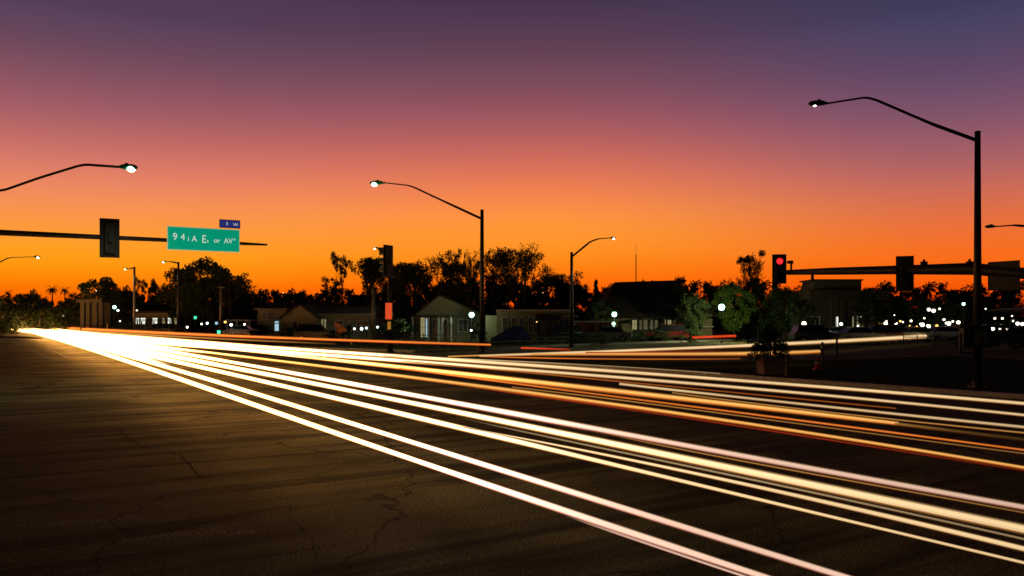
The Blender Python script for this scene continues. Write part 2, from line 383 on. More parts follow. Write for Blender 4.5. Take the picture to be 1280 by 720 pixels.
# ------------------------------------------------------------------ streams of light left along the lanes
import numpy as np
def trail_mat(name, lo, mid, hi, seed):
    m = bpy.data.materials.new(name); m.use_nodes = True; t = m.node_tree; t.nodes.clear(); n = t.nodes.new; l = t.links.new
    o = n('ShaderNodeOutputMaterial'); e = n('ShaderNodeEmission'); tr = n('ShaderNodeBsdfTransparent'); mx = n('ShaderNodeMixShader')
    ah = n('ShaderNodeAttribute'); ah.attribute_name = 'across'; ag = n('ShaderNodeAttribute'); ag.attribute_name = 'glow'
    nz = n('ShaderNodeTexNoise'); nz.noise_dimensions = '1D'; nz.inputs['Scale'].default_value = 9; nz.inputs['Detail'].default_value = 2
    sh = n('ShaderNodeMath'); sh.operation = 'ADD'; sh.inputs[1].default_value = seed; l(ah.outputs['Fac'], sh.inputs[0]); l(sh.outputs[0], nz.inputs['W'])
    ma = n('ShaderNodeMath'); ma.operation = 'MULTIPLY_ADD'; ma.inputs[1].default_value = .36; l(nz.outputs['Fac'], ma.inputs[0])
    sb = n('ShaderNodeMath'); sb.operation = 'SUBTRACT'; sb.inputs[1].default_value = .18; l(ah.outputs['Fac'], sb.inputs[0]); l(sb.outputs[0], ma.inputs[2])
    r = n('ShaderNodeValToRGB'); els = r.color_ramp.elements
    els[0].position = .05; els[0].color = (*lo, 1); els[1].position = .95; els[1].color = (*hi, 1)
    for p, c in ((.28, tuple(v * q for v, q in zip(lo, (.8, .6, .4)))), (.40, mid), (.50, tuple(v * .72 for v in mid)), (.58, mid), (.72, mid)):
        x = els.new(p); x.color = (*c, 1)
    l(ma.outputs[0], r.inputs[0])
    hot = n('ShaderNodeMapRange'); hot.inputs['From Min'].default_value = 3.5; hot.inputs['From Max'].default_value = 10; l(ag.outputs['Fac'], hot.inputs['Value'])
    hm = n('ShaderNodeMix'); hm.data_type = 'RGBA'; l(hot.outputs[0], hm.inputs['Factor']); l(r.outputs[0], hm.inputs['A']); hm.inputs['B'].default_value = (1, .44, .13, 1)
    l(hm.outputs['Result'], e.inputs['Color']); l(ag.outputs['Fac'], e.inputs['Strength'])
    # density thins out towards the lower and upper rim of the stream
    ar = n('ShaderNodeValToRGB'); q = ar.color_ramp.elements
    q[0].position = 0; q[0].color = (.0, .0, .0, 1); q[1].position = 1; q[1].color = (0, 0, 0, 1)
    for p, c in ((.10, .05), (.24, .24), (.36, .92), (.50, 1), (.66, .92), (.78, .24), (.92, .05)):
        x = q.new(p); x.color = (c, c, c, 1)
    l(ah.outputs['Fac'], ar.inputs[0]); fd = n('ShaderNodeMath'); fd.operation = 'MULTIPLY'; fd.inputs[1].default_value = 3; fd.use_clamp = True; l(ag.outputs['Fac'], fd.inputs[0])
    fm = n('ShaderNodeMath'); fm.operation = 'MULTIPLY'; l(ar.outputs[0], fm.inputs[0]); l(fd.outputs[0], fm.inputs[1]); l(fm.outputs[0], mx.inputs[0]); l(tr.outputs[0], mx.inputs[1]); l(e.outputs[0], mx.inputs[2]); l(mx.outputs[0], o.inputs[0])
    return m
TM = dict(
    white=trail_mat('stream_white', (1, .50, .14), (1, .68, .40), (1, .62, .30), 0),
    pink=trail_mat('stream_pink', (.85, .32, .22), (1, .66, .50), (1, .55, .20), 3.3),
    cream=trail_mat('stream_cream', (.8, .36, .10), (1, .70, .36), (.9, .5, .16), 6.1),
    gold=trail_mat('stream_gold', (.9, .22, .02), (1, .50, .12), (1, .38, .07), 9.7),
    orange=trail_mat('stream_orange', (.8, .05, .005), (1, .26, .035), (1, .15, .02), 12.3),
    red=trail_mat('stream_red', (.8, .03, .01), (1, .08, .02), (1, .14, .02), 15.1))
def fitcurve(px, h, deg, cross=False):
    U_, V_ = (Vector((1, 0, 0)), Vector((0, 1, 0))) if cross else (U, V)
    us, vs, ws, wd, gl = [], [], [], [], []
    for x, y, wpx, gw in px:
        p = G(x, y, h); u = p.dot(U_); v = p.dot(V_)
        us.append(u); vs.append(v); ws.append(1 / p.y); wd.append(wpx * (.63 - .24 * min(1, max(0, (gw - 1) / 5))) * p.y / F); gl.append(gw)
    us, vs, ws = map(np.array, (us, vs, ws))
    sc_ = max(abs(us.max()), abs(us.min()))
    # work in log-distance so that near and far parts are described equally well
    s_ = np.log(us + (60 if cross else 12))
    c = np.polyfit(s_, vs, min(deg, len(px) - 1), w=ws)
    return us, c, np.array(wd), np.array(gl)
def stream(px, h, kind, label, group, deg=3, ext0=0, ext1=0, flat=.75):
    cross = group == g3; C0 = 60 if cross else 12
    W_ = (lambda u, v: Vector((u, v, h))) if cross else (lambda u, v: UV(u, v, h))
    us, c, wd, gl = fitcurve(px, h, deg, cross)
    o_ = np.argsort(us); us, wd, gl = us[o_], wd[o_], gl[o_]
    a, b = us[0] - ext1, us[-1] + ext0
    n_ = 64
    sa, sb = math.log(a + C0), math.log(b + C0)
    uu = [math.exp(sa + (sb - sa) * i / (n_ - 1)) - C0 for i in range(n_)]
    V_, F_, ac, gg = [], [], [], []
    K = 16
    cl = lambda u: min(max(u, us[0]), us[-1])
    pts = [W_(u, float(np.polyval(c, math.log(cl(u) + C0)) + (u - cl(u)) * (np.polyval(c, math.log(cl(u) + C0 + .3)) - np.polyval(c, math.log(cl(u) + C0))) / .3)) for u in uu]
    for i, u in enumerate(uu):
        t = (pts[min(i+1, n_-1)] - pts[max(i-1, 0)]).normalized(); nn = Vector((-t.y, t.x, 0)).normalized()
        r = float(np.interp(u, us, wd)); gw = float(np.interp(u, us, gl)) * (1 + .22 * noise.noise(Vector((u * .35, len(px) * 3.1, px[0][0] * .13))))
        for k in range(K):
            th = 2 * math.pi * k / K
            V_.append(tuple(pts[i] + nn * math.cos(th) * r * flat + Vector((0, 0, math.sin(th) * r)))); ac.append(.5 + .5 * math.sin(th)); gg.append(gw)
    for i in range(n_ - 1):
        for k in range(K):
            k2 = (k + 1) % K
            F_.append((i*K + k, i*K + k2, (i+1)*K + k2, (i+1)*K + k))
    F_.append(tuple(reversed(range(K)))); F_.append(tuple((n_-1)*K + k for k in range(K)))
    me = bpy.data.meshes.new('light_stream'); me.from_pydata(V_, [], F_); me.materials.append(TM[kind])
    me.attributes.new('across', 'FLOAT', 'POINT').data.foreach_set('value', ac)
    me.attributes.new('glow', 'FLOAT', 'POINT').data.foreach_set('value', gg)
    o = bpy.data.objects.new('light_stream', me); col.objects.link(o)
    tag(o, label, 'light trail', group)
    if DEBUG:
        res = []
        for x, y, *_ in px:
            p = G(x, y, h); u = p.x if cross else p.dot(U); q = W_(u, float(np.polyval(c, math.log(u + C0))))
            res.append((round(640 + F * q.x / q.y - x), round(HZ + (CH - h) * F / q.y - y, 1)))
        print('RES', label[:30], res)
    return o
DEBUG = False
g1 = 'headlight streams in the near lanes'; g2 = 'light streams in the far lanes'; g3 = 'light streams on the cross street'
W = 15.0
S = stream
# near pair
S([(48, 417, 5, W), (120, 440, 7, W), (237, 477.5, 8, W), (320, 506, 8.5, 13), (420, 541, 9, 10), (520, 576, 9, 6), (640, 616.5, 9, 2.6), (740, 651, 9, 1.35), (840, 684, 9, 1.1), (940, 716, 8, 1.0), (1010, 739, 8, 1)], .65, 'pink', 'lowest white stream of light, nearest to the camera', g1, ext1=1)
S([(700, 642, 2, .0), (770, 667, 3.2, .6), (840, 690, 3.2, .75), (930, 720, 3.2, .8), (1000, 744, 3.2, .8)], .58, 'pink', 'thin pink line just under the lowest white stream', g1, ext1=1, deg=2)
S([(50, 416, 5, W), (120, 436, 6, W), (225, 464, 7, W), (320, 492.5, 7.5, 12), (420, 521, 8, 9), (520, 552, 8, 5.5), (640, 592, 8, 2.4), (740, 625, 8, 1.25), (840, 657, 8, 1.0), (960, 693, 8, .95), (1060, 722, 8, .9), (1110, 736, 8, .9)], .65, 'pink', 'second lowest stream of light, running beside the nearest one', g1, ext1=1)
# middle group
S([(60, 418, 6, W), (130, 434, 8, W), (225, 455, 7, W), (320, 473, 7.5, 8), (420, 497, 8.5, 6), (520, 521, 8.5, 4.2), (640, 550, 7.5, 2.6), (740, 575, 6, 1.6), (840, 600.5, 5, 1.2), (960, 627, 4.5, 1.1), (1120, 665, 4, 1), (1280, 703, 4, .9)], .65, 'cream', 'lowest stream of the four crossing the lower right corner', g1, ext1=6)
S([(560, 531, 1.5, 0), (640, 546, 2.2, 1.2), (740, 563, 3.2, 1.2), (840, 587, 4.2, 1.2), (960, 612, 5, 1.1), (1120, 648, 6.5, 1.1), (1280, 686, 7, 1)], .7, 'cream', 'third of the four streams crossing the lower right corner', g1, ext1=6, deg=2)
S([(60, 416, 6, W), (130, 430, 8, W), (225, 447.5, 8, W), (320, 464, 8.5, 8), (420, 484.5, 8, 6), (520, 506, 8, 4.4), (640, 529, 8.5, 3), (740, 550, 9, 2.2), (840, 570.5, 9.5, 1.6), (960, 594.5, 10.5, 1.3), (1120, 628, 11.5, 1.15), (1280, 662, 12, 1.05)], .65, 'cream', 'brightest cream stream in the middle of the lower right group', g1, ext1=6)
S([(60, 414, 6, W), (130, 427, 8, W), (225, 441, 6, W), (320, 457.5, 6, 8), (420, 476, 9, 6), (520, 495, 7.5, 4.4), (640, 516.5, 8, 2.4), (740, 535, 7.5, 1.3), (840, 554.5, 7, 1.0), (960, 576.5, 7.5, .85), (1120, 605, 7.5, .8), (1280, 634, 7.5, .75)], .68, 'pink', 'uppermost pinkish stream of the lower right group', g1, ext1=6)
# far lanes, orange and gold
S([(60, 413, 5, W), (160, 427, 5, W), (240, 438, 4, 7), (320, 449, 3.6, 3), (420, 460, 4, 1.8), (520, 472, 4.5, 1.2), (640, 488.5, 5.5, 1.1), (740, 501, 5, 1), (840, 515, 5, 1), (960, 534.5, 4.5, .95), (1120, 559.5, 4.5, .95), (1280, 584, 4.5, .9)], .8, 'gold', 'lowest orange gold stream above the broad dark lane gap', g2, ext1=6)
S([(60, 411, 5, W), (160, 422, 6, W), (240, 431, 5, W), (320, 440, 5, 8), (420, 450, 6.5, 6), (480, 456, 7, 5), (640, 475, 7, 2), (740, 486, 7, 1.25), (840, 496.5, 7, 1.1), (960, 511, 6.5, 1.05), (1060, 522, 6, 1.0), (1121, 529.5, 5, 1.0)], .8, 'gold', 'broad gold stream that ends short of the right edge', g2)
S([(1118, 530, 4.5, .3), (1200, 539, 5, .16), (1280, 550, 6, .10)], .8, 'gold', 'dim faded stretch continuing from the broad gold stream', g2, ext1=6, deg=1)
S([(500, 460, 3, 1.6), (640, 479.5, 2.6, .9), (740, 491.5, 2.6, .7), (840, 505, 2.8, .65), (960, 520.5, 3, .75), (1120, 541.5, 3, .8), (1280, 562.5, 3, .75)], .78, 'orange', 'thin orange line running just below the broad gold stream', g2, ext1=6)
S([(776, 480, 3.6, .75), (840, 487.5, 3.6, .75), (960, 500.5, 3.6, .7), (1120, 517.5, 3.8, .7), (1280, 534, 4.2, .65)], .8, 'cream', 'thin stream that begins abruptly in mid road', g2, ext1=6, deg=2)
S([(840, 491, 1.8, .4), (960, 506, 2, .4), (1120, 525, 2.2, .4), (1280, 541, 2.6, .4)], .78, 'gold', 'faint narrow line above the broad gold stream', g2, ext1=6, deg=2)
S([(30, 411, 4, W), (80, 417, 7, W), (160, 426, 9, W), (240, 432, 8, W), (320, 438.5, 7, 8), (420, 445, 7, 6), (480, 449, 6, 3.4), (640, 461, 5, 1.3), (740, 467, 4.5, 1.05), (840, 477, 4.5, 1), (960, 490, 4.2, .95), (1120, 504.5, 4, .85), (1280, 517, 4, .8)], .8, 'cream', 'second stream below the island kerb', g2, ext1=6)
S([(8, 409.5, 4, W), (60, 413, 6, W), (160, 421, 10, W), (240, 428, 9, W), (320, 434.5, 6.5, 8), (420, 441, 6, 5), (480, 444, 5.5, 2.6), (640, 454, 5, 1.3), (740, 461, 5, 1), (840, 469, 4.6, .95), (960, 479.5, 4.6, .95), (1120, 492.5, 4.8, .95), (1280, 503.5, 4.8, .9)], .82, 'cream', 'uppermost pale stream, close below the island kerb', g2, ext1=6)
S([(480, 445, 2, 1.2), (640, 451.5, 1.8, .6), (765, 458, 1.8, .35), (900, 467, 1.8, .25)], .82, 'cream', 'faint thin stream hugging the kerb of the island', g2, deg=2)
S([(12, 411, 5, W), (70, 419, 8, W), (130, 426, 8, W), (175, 431, 5, W), (230, 438, 3, 3), (260, 442, 2, 0)], .7, 'white', 'short blazing white stream in the bright convergence at left', g2, deg=2)
S([(30, 412, 4, W), (70, 421, 8, W), (110, 430, 8, W), (150, 440, 5, W), (190, 450, 3, 3), (215, 457, 2, 0)], .68, 'white', 'short white stream between the two nearest streams at left', g2, deg=2)
S([(0, 405.5, 4, 1.6), (50, 408, 4, 1.8), (100, 411.5, 4.5, 1.6), (200, 416, 4.5, 1.5), (320, 421.5, 4, 1.3), (432, 425, 3.6, 1.1), (520, 428.5, 3.6, 1), (614, 431, 3.2, .9)], 1.0, 'orange', 'long red orange stream along the far edge of the road', g2)
S([(0, 407, 3, 1), (60, 411, 3, 1), (120, 416, 3, .9), (200, 419, 3, .7), (320, 426, 2.5, .4), (420, 430, 2, .15)], .85, 'gold', 'dim amber stream under the long red orange one', g2)
# cross street
S([(600, 444.5, 2.5, .8), (665, 443, 3.5, .9), (800, 437.5, 4, 1), (880, 434.5, 4.4, 1), (992, 429, 5, 1), (1099, 424, 5.5, 1), (1192, 418, 6, 1)], .7, 'cream', 'pale stream rising to the right along the cross street', g3, deg=3)
S([(560, 446, 2, .7), (640, 443, 3, .8), (790, 443.5, 4.5, .8), (880, 442.5, 5, .85), (942, 441.5, 5.5, .95), (1025, 439.5, 5, .9)], .68, 'gold', 'gold stream passing behind the planter and ending at the marker post', g3)
S([(600, 445.5, 2, .8), (700, 448, 2.2, .7), (815, 449, 2.2, .5), (925, 448.5, 2, .25)], .6, 'orange', 'thin orange stream low behind the island', g3)
S([(652, 435, 2.6, .9), (680, 435.8, 2.6, .7), (712, 437, 2.2, .4)], .9, 'red', 'short red stream beside the navy canopy', g3, deg=1)
S([(700, 440.5, 3, .4), (800, 440.8, 3, .35), (937, 437.5, 3.5, .0)], .68, 'red', 'dark red stream between the two cross street streams', g3, deg=2)
S([(867, 422, 3.6, .8), (890, 421, 3.6, .85), (919, 420, 3.6, .8)], .9, 'red', 'short red stream in front of the lamp lit bushes', g3, deg=1)

S([(560, 480, 1.5, 0), (640, 492.5, 2.2, .35), (740, 505, 2.2, .35), (840, 519, 2.2, .3), (960, 538.5, 2.2, .3), (1120, 563.5, 2.4, .25), (1280, 588, 2.4, .22)], .75, 'red', 'dim red fringe line just under the lowest orange gold stream', g2, ext1=6)
S([(640, 484, 1.8, .4), (740, 495.5, 2, .45), (840, 509, 2, .4), (960, 524.5, 2, .35), (1120, 546, 2.2, .3), (1280, 567, 2.2, .25)], .78, 'gold', 'faint amber thread between the two lower far lane streams', g2, ext1=6)
S([(560, 519, 1.5, 0), (640, 537, 2.4, .3), (740, 557, 2.6, .35), (840, 579, 2.8, .35), (960, 604, 3, .4), (1120, 638, 3.2, .35), (1280, 674, 3.4, .3)], .66, 'cream', 'faint khaki thread under the brightest cream stream', g1, ext1=6)
S([(700, 528, 1.5, 0), (840, 559.5, 2, .4), (960, 582.5, 2.2, .4), (1120, 611.5, 2.4, .35), (1280, 641, 2.4, .3)], .66, 'gold', 'faint thread under the uppermost pinkish stream', g1, ext1=6)
S([(420, 444, 1.6, 1), (560, 455, 1.8, .5), (640, 466.5, 2, .45), (740, 473, 2, .4), (840, 482, 2, .35), (960, 495.5, 2, .3), (1120, 510.5, 2, .25)], .8, 'orange', 'faint orange thread between the pale upper streams', g2)

# ------------------------------------------------------------------ street lamps and signal masts
def lamp_head(parent, p, d, s, on='lamp', power=0, tint=(.88, 1, .66), housing=None):
    """cobra head at p, pointing along unit vector d (horizontal), scale s"""
    rz = math.atan2(d.y, d.x); h = MB()
    pts = [p + d * (x * s) + Vector((0, 0, z * s)) for x, z in ((-.05, 0), (.1, .0), (.3, .015), (.6, .0), (.82, -.02), (.9, -.03))]
    h.tube(pts, [q * s for q in (.04, .06, .12, .13, .10, .03)], housing or M['head_glow_green'], 10)
    h.box(p + d * (.42 * s) + Vector((0, 0, .13 * s)), (.1 * s, .1 * s, .08 * s), M['black'], rz)
    o = h.build('lamp_head', parent, smooth=True)
    ln = MB(); ln.ball(p + d * (.62 * s) + Vector((0, 0, -.09 * s)), (.18 if power else .085) * s, M[on], 12, .75); lo = ln.build('lens', o, smooth=True)
    if power: light('lamp_glow', parent, p + d * (.62 * s) + Vector((0, 0, -.36 * s)), power, tint, .12, True)
    return o
def street_lamp(loc, top, arm, label, head_s=1, on='lamp', power=0, pr=.1, group='street lamps with a single curved arm', col_='steel', attach=None, headdir=None, fin=True, housing=None):
    """loc = base, top = height, arm = world points from the pole top out to the head"""
    t = thing('street_lamp', loc, label, 'street lamp', group)
    Li = lambda p: Vector(p) - Vector(loc)
    m = MB(); m.tube([(0, 0, 0), (0, 0, top * .5), (0, 0, top)], [pr * 1.25, pr * 1.1, pr * .85], M[col_], 12); m.build('pole', t, smooth=True)
    m = MB(); m.box((0, 0, .02), (pr*4.4, pr*4.4, .04), M[col_]); m.lathe((0, 0, .04), [(pr*1.7, 0), (pr*1.7, .16), (pr*1.3, .2)], M[col_])
    for a in (-1, 1):
        for b in (-1, 1): m.lathe((a*pr*1.8, b*pr*1.8, .04), [(.02, 0), (.02, .06)], M['grey'], 6)
    m.build('base_plate', t)
    m = MB(); a = [Li(p) for p in arm]; k = len(a)
    m.tube(a, [pr * .62 - (pr * .62 - pr * .3) * i / (k - 1) for i in range(k)], M[col_], 8); m.build('arm', t, smooth=True)
    if fin: m = MB(); m.lathe((0, 0, top), [(pr, 0), (pr, .03), (pr * .5, .06), (.01, .07)], M[col_]); m.build('pole_cap', t)
    d = headdir or (a[-1] - a[-2]); d = Vector((d.x, d.y, 0)).normalized()
    lamp_head(t, a[-1], d, head_s, on, power, housing=housing)
    return t
def arc(pts, n_=6):           # smooth the corners of a polyline
    r = []
    for i in range(len(pts)):
        if i in (0, len(pts) - 1): r.append(pts[i]); continue
        a = pts[i].lerp(pts[i-1], .18); b = pts[i].lerp(pts[i+1], .18)
        for k in range(n_ + 1):
            s_ = k / n_; r.append(a.lerp(pts[i], s_).lerp(pts[i].lerp(b, s_), s_))
    return r
# right foreground lamp
Zr = 25.6
street_lamp(Vector((X(1222, Zr), Zr, .11)), H(166, Zr) - .11, arc([P(1220, 175, Zr), P(1165, 155, Zr), P(1086, 121, Zr), P(1036, 129, Zr)]), 'tall dark street lamp in the right foreground, its lamp barely lit', .68, on='lampw', pr=.095, headdir=Vector((-1, 0, 0)), housing=M['black'])
Zb = 58
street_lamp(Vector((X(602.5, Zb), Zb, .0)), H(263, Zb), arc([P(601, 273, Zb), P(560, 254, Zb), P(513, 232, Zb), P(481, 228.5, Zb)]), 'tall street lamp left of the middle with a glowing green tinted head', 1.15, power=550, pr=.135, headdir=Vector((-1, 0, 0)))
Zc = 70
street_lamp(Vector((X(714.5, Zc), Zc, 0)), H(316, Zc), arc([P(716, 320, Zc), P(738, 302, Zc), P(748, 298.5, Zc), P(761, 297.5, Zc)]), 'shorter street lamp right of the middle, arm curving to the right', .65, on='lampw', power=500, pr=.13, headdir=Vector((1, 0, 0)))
Zd = 105
def far_lamp(xp, yt, xh, yh, Z, label, power=0, yk=None, ybase=None, col_='steel', pr=.12, hs=.8, on='lampw'):
    dx = 1 if xh > xp else -1
    yk = yk if yk is not None else yh
    b = Vector((X(xp, Z), Z, 0))
    street_lamp(b, H(yt, Z), arc([P(xp, yt + 1, Z), P(xp + (xh - xp) * .5, yk, Z), P(xh - dx * 6, yh, Z)]), label, hs, on=on, power=power, pr=pr, headdir=Vector((dx, 0, 0)), col_=col_)
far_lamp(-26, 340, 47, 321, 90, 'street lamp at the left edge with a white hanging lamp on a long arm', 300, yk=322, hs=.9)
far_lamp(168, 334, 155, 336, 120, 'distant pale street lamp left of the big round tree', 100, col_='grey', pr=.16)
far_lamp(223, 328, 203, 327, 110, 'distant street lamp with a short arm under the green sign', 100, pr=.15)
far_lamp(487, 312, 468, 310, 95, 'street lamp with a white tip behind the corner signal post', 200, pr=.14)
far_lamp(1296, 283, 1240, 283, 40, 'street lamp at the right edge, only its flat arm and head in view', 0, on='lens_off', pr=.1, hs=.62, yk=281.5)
# plain utility posts
for x, yt, yb, Z, lab in ((276, 357, 414, 100, 'grey utility post in front of the big dark tree'), (467, 361, 430, 76, 'pale grey utility post beside the gabled house')):
    t = thing('utility_post', (X(x, Z), Z, 0), lab, 'utility post', 'plain grey posts')
    m = MB(); m.tube([(0, 0, 0), (0, 0, H(yt, Z))], [.2, .13], M['grey'], 10); m.build('pole', t, smooth=True)
    m = MB(); m.box((.12, 0, H(yt, Z) - .25), (.7, .1, .1), M['grey']); m.build('bracket', t); m = MB(); m.box((0, -.2, 1.4), (.3, .15, .45), M['grey']); m.build('junction_box', t)

def signal_head(parent, p, face, s=1, lit=None, name='traffic_light', back=True):
    """three-lens head centred at p (local to parent); face = yaw of lens direction"""
    d = Vector((math.cos(face), math.sin(face), 0)); r_ = Vector((-d.y, d.x, 0))
    m = MB(); m.box(p, (.26 * s, .36 * s, 1.12 * s), M['black'], face); o = m.build(name, parent, bevel=.02)
    if back:
        b = MB(); b.box(p - d * (.02 * s), (.02, .66 * s, 1.42 * s), M['black'], face); b.build('backplate', o)
    for i, z in enumerate((.36, 0, -.36)):
        c = p + d * (.14 * s) + Vector((0, 0, z * s))
        n_ = 12; l = MB(); l.tube([c, c + d * .02], .145 * s, M[lit] if lit and i == (2 if lit == 'green' else 0) else M['lens_off'], 14); l.build('lens', o)
        v = MB()
        i0 = len(v.v)
        for k in range(11):
            th = R(-35 + 250 * k / 10); q = r_ * math.cos(th) * .16 * s + Vector((0, 0, math.sin(th) * .16 * s))
            v.v.append(tuple(c + q)); v.v.append(tuple(c + q + d * .22 * s)); v.v.append(tuple(c + q * 1.07 + d * .22 * s)); v.v.append(tuple(c + q * 1.07))
        for k in range(10):
            a = k * 4
            for q1, q2 in ((0, 1), (1, 2), (2, 3), (3, 0)):
                v.f.append((a+q1, a+q2, a+4+q2, a+4+q1)); v.mi.append(v.m(M['housing']))
        v.build('visor', o)
    br = MB(); br.box(p - d * .17 * s, (.12 * s, .1 * s, .3 * s), M['black'], face); br.build('bracket', o)
    return o
# left mast: pole stands outside the frame
Z0, Z1 = 27.6, 32.0
def ml(x):                    # point on the left mast arm seen at column x
    # Z varies along the arm between column 0 (Z0) and 335 (Z1)
    a = Vector((X(0, Z0), Z0, 0)); b = Vector((X(335, Z1), Z1, 0)); k = (x - 640) / F
    s_ = (k * a.y - a.x) / ((b.x - a.x) - k * (b.y - a.y)); q = a.lerp(b, s_); q.z = 4.98; return q
base = ml(-150); base.z = 0
t = thing('signal_mast', base, 'dark mast reaching in from the left edge with a black signal and a lit lamp', 'traffic signal', 'signal masts over the road')
m = MB(); m.tube([(0, 0, 0), (0, 0, 5.4), (0, 0, 6.3)], [.19, .16, .14], M['steel'], 14); m.build('pole', t, smooth=True)
m = MB(); m.box((0, 0, .03), (.6, .6, .06), M['steel']); m.build('base_plate', t)
pa = [ml(x) - base for x in (-150, 0, 139, 210, 300, 334)]
m = MB(); m.tube(pa, [.13, .095, .08, .07, .06, .035], M['steel'], 12); m.build('mast_arm', t, smooth=True)
ad = (pa[-1] - pa[0]).normalized(); fa = math.atan2(ad.y, ad.x)
ps = ml(139) - base + Vector((0, -.12, -.03))
signal_head(t, ps, fa + R(90), .94)
ZL = 27
la = [P(-70, 262, ZL), P(0, 239.5, ZL), P(50, 222, ZL), P(104, 205.5, ZL), P(146, 208.5, ZL)]
la[0] = base + Vector((0, 0, 6.25))
m = MB(); m.tube([p - base for p in arc(la)], .04, M['steel'], 8); m.build('lamp_arm', t, smooth=True)
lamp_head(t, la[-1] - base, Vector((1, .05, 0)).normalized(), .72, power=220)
# street name sign on the mast
def text_obj(body, size, mat_, parent, loc, rot, extr=.004, sx=1, name='lettering'):
    c = bpy.data.curves.new('txt', 'FONT'); c.body = body; c.size = size; c.extrude = extr; c.align_x = 'CENTER'; c.align_y = 'CENTER'
    tmp = bpy.data.objects.new('tmp', c); col.objects.link(tmp)
    dg = bpy.context.evaluated_depsgraph_get(); me = bpy.data.meshes.new_from_object(tmp.evaluated_get(dg)); bpy.data.objects.remove(tmp)
    me.materials.clear(); me.materials.append(mat_)
    o = bpy.data.objects.new(name, me); col.objects.link(o); o.parent = parent; o.location = loc; o.rotation_euler = rot; o.scale = (sx, 1, 1)
    return o
def sign_panel(name, xl, xr, yt, yb, field, edge, texts, label, cat, zoff=-.16, group=None, edge_w=.03):
    a, b = ml(xl), ml(xr); c = (a + b) / 2; wd_ = (b - a).length
    z1 = H((yt[0] + yt[1]) / 2, c.y - .1); z0 = H((yb[0] + yb[1]) / 2, c.y - .1)
    yaw = math.atan2((b - a).y, (b - a).x)
    t = thing(name, (c.x, c.y + zoff, (z0 + z1) / 2), label, cat, group, yaw)
    hh = z1 - z0
    m = MB(); m.box((0, 0, 0), (wd_, .03, hh), edge); m.build('panel_edge', t, bevel=.01)
    m = MB(); m.box((0, -.018, 0), (wd_ - 2*edge_w, .012, hh - 2*edge_w), field); m.build('panel', t)
    for body, size, dx, dz, sx in texts:
        text_obj(body, size, M['signtext'], t, (dx, -.028, dz), (R(90), 0, 0), sx=sx)
    for dx in (-wd_*.3, wd_*.3):
        m = MB(); m.box((dx, .06, 0), (.05, .1, min(.3, hh*.8)), M['steel']); m.build('clamp', t)
    return t
sign_panel('street_name_sign', 211, 301.5, (282.5, 287.5), (312, 316.5), M['signgreen'], M['signedge'],
    [('9', .36, -.99, .04, .9), ('4', .34, -.73, .045, .9), ('i', .26, -.54, .0, 1), ('A', .30, -.34, .0, .9), ('E', .40, -.01, .0, .8), ('c', .18, .12, -.05, 1), ('or', .24, .44, -.02, 1), ('AV', .27, .84, -.02, .9), ('e', .15, 1.06, .06, 1)],
    'green street name sign with broken white lettering hanging on the left mast arm', 'street sign')
sign_panel('route_plate', 276, 302, (274.5, 275.5), (285, 286), M['signblue'], mat('navy_rim', (.02, .02, .08), .5, var=.02),
    [('5', .15, -.1, 0, 1), ('W', .14, .2, -.02, 1.2)], 'small dark blue plate standing on the right end of the green sign', 'street sign', edge_w=.02)
# right mast
def mr(x):
    a = Vector((X(1290, 30), 30, 0)); b = Vector((X(985, 40), 40, 0)); k = (x - 640) / F
    s_ = (k * a.y - a.x) / ((b.x - a.x) - k * (b.y - a.y)); q = a.lerp(b, s_); return q
def mrz(x, y): q = mr(x); q.z = H(y, q.y); return q
base = mr(1345); base.z = .0
t = thing('signal_mast', base, 'heavy dark mast reaching in from the right edge with a glowing red signal', 'traffic signal', 'signal masts over the road')
m = MB(); m.tube([(0, 0, 0), (0, 0, 4.6)], [.2, .17], M['steel'], 14); m.build('pole', t, smooth=True)
m = MB(); m.box((0, 0, .03), (.6, .6, .06), M['steel']); m.build('base_plate', t)
pa = [mrz(1345, 344) - base, mrz(1282, 342) - base, mrz(1215, 336) - base, mrz(1115, 337.5) - base, mrz(1040, 339) - base, mrz(984, 340.5) - base]
m = MB(); m.tube(pa, [.2, .2, .23, .18, .16, .12], M['steel'], 12); m.build('mast_arm', t, smooth=True)
f0 = R(180) + math.atan2(-mr(1128).y, -mr(1128).x) - R(180)
toward = lambda q: math.atan2(-q.y, -q.x)
q = mrz(1127.5, 342.5); signal_head(t, q - base + Vector((0, -.25, 0)), toward(q) + R(180), 1.0)
q = mrz(972.5, 336.5); signal_head(t, q - base + Vector((0, -.2, 0)), toward(q) + R(6), .98, lit='red')
q = mrz(989, 331) - base
m = MB(); m.tube([q + Vector((0, 0, -.35)), q + Vector((0, 0, .2))], .05, M['black'], 8); m.box(q + Vector((-.05, 0, .12)), (.26, .14, .14), M['black']); m.build('camera_sensor', t)
for xx in (1155, 1212):
    q = mrz(xx, 329.5) - base; m = MB(); m.box(q, (.22, .16, .16), M['black']); m.lathe(q + Vector((0, 0, .05)), [(.05, 0), (.05, .12)], M['black'], 8); m.build('arm_fitting', t)
q = mrz(1015.5, 347); m = MB(); m.box(q - base, (.11, .08, .36), M['steel']); m.build('strut', t)
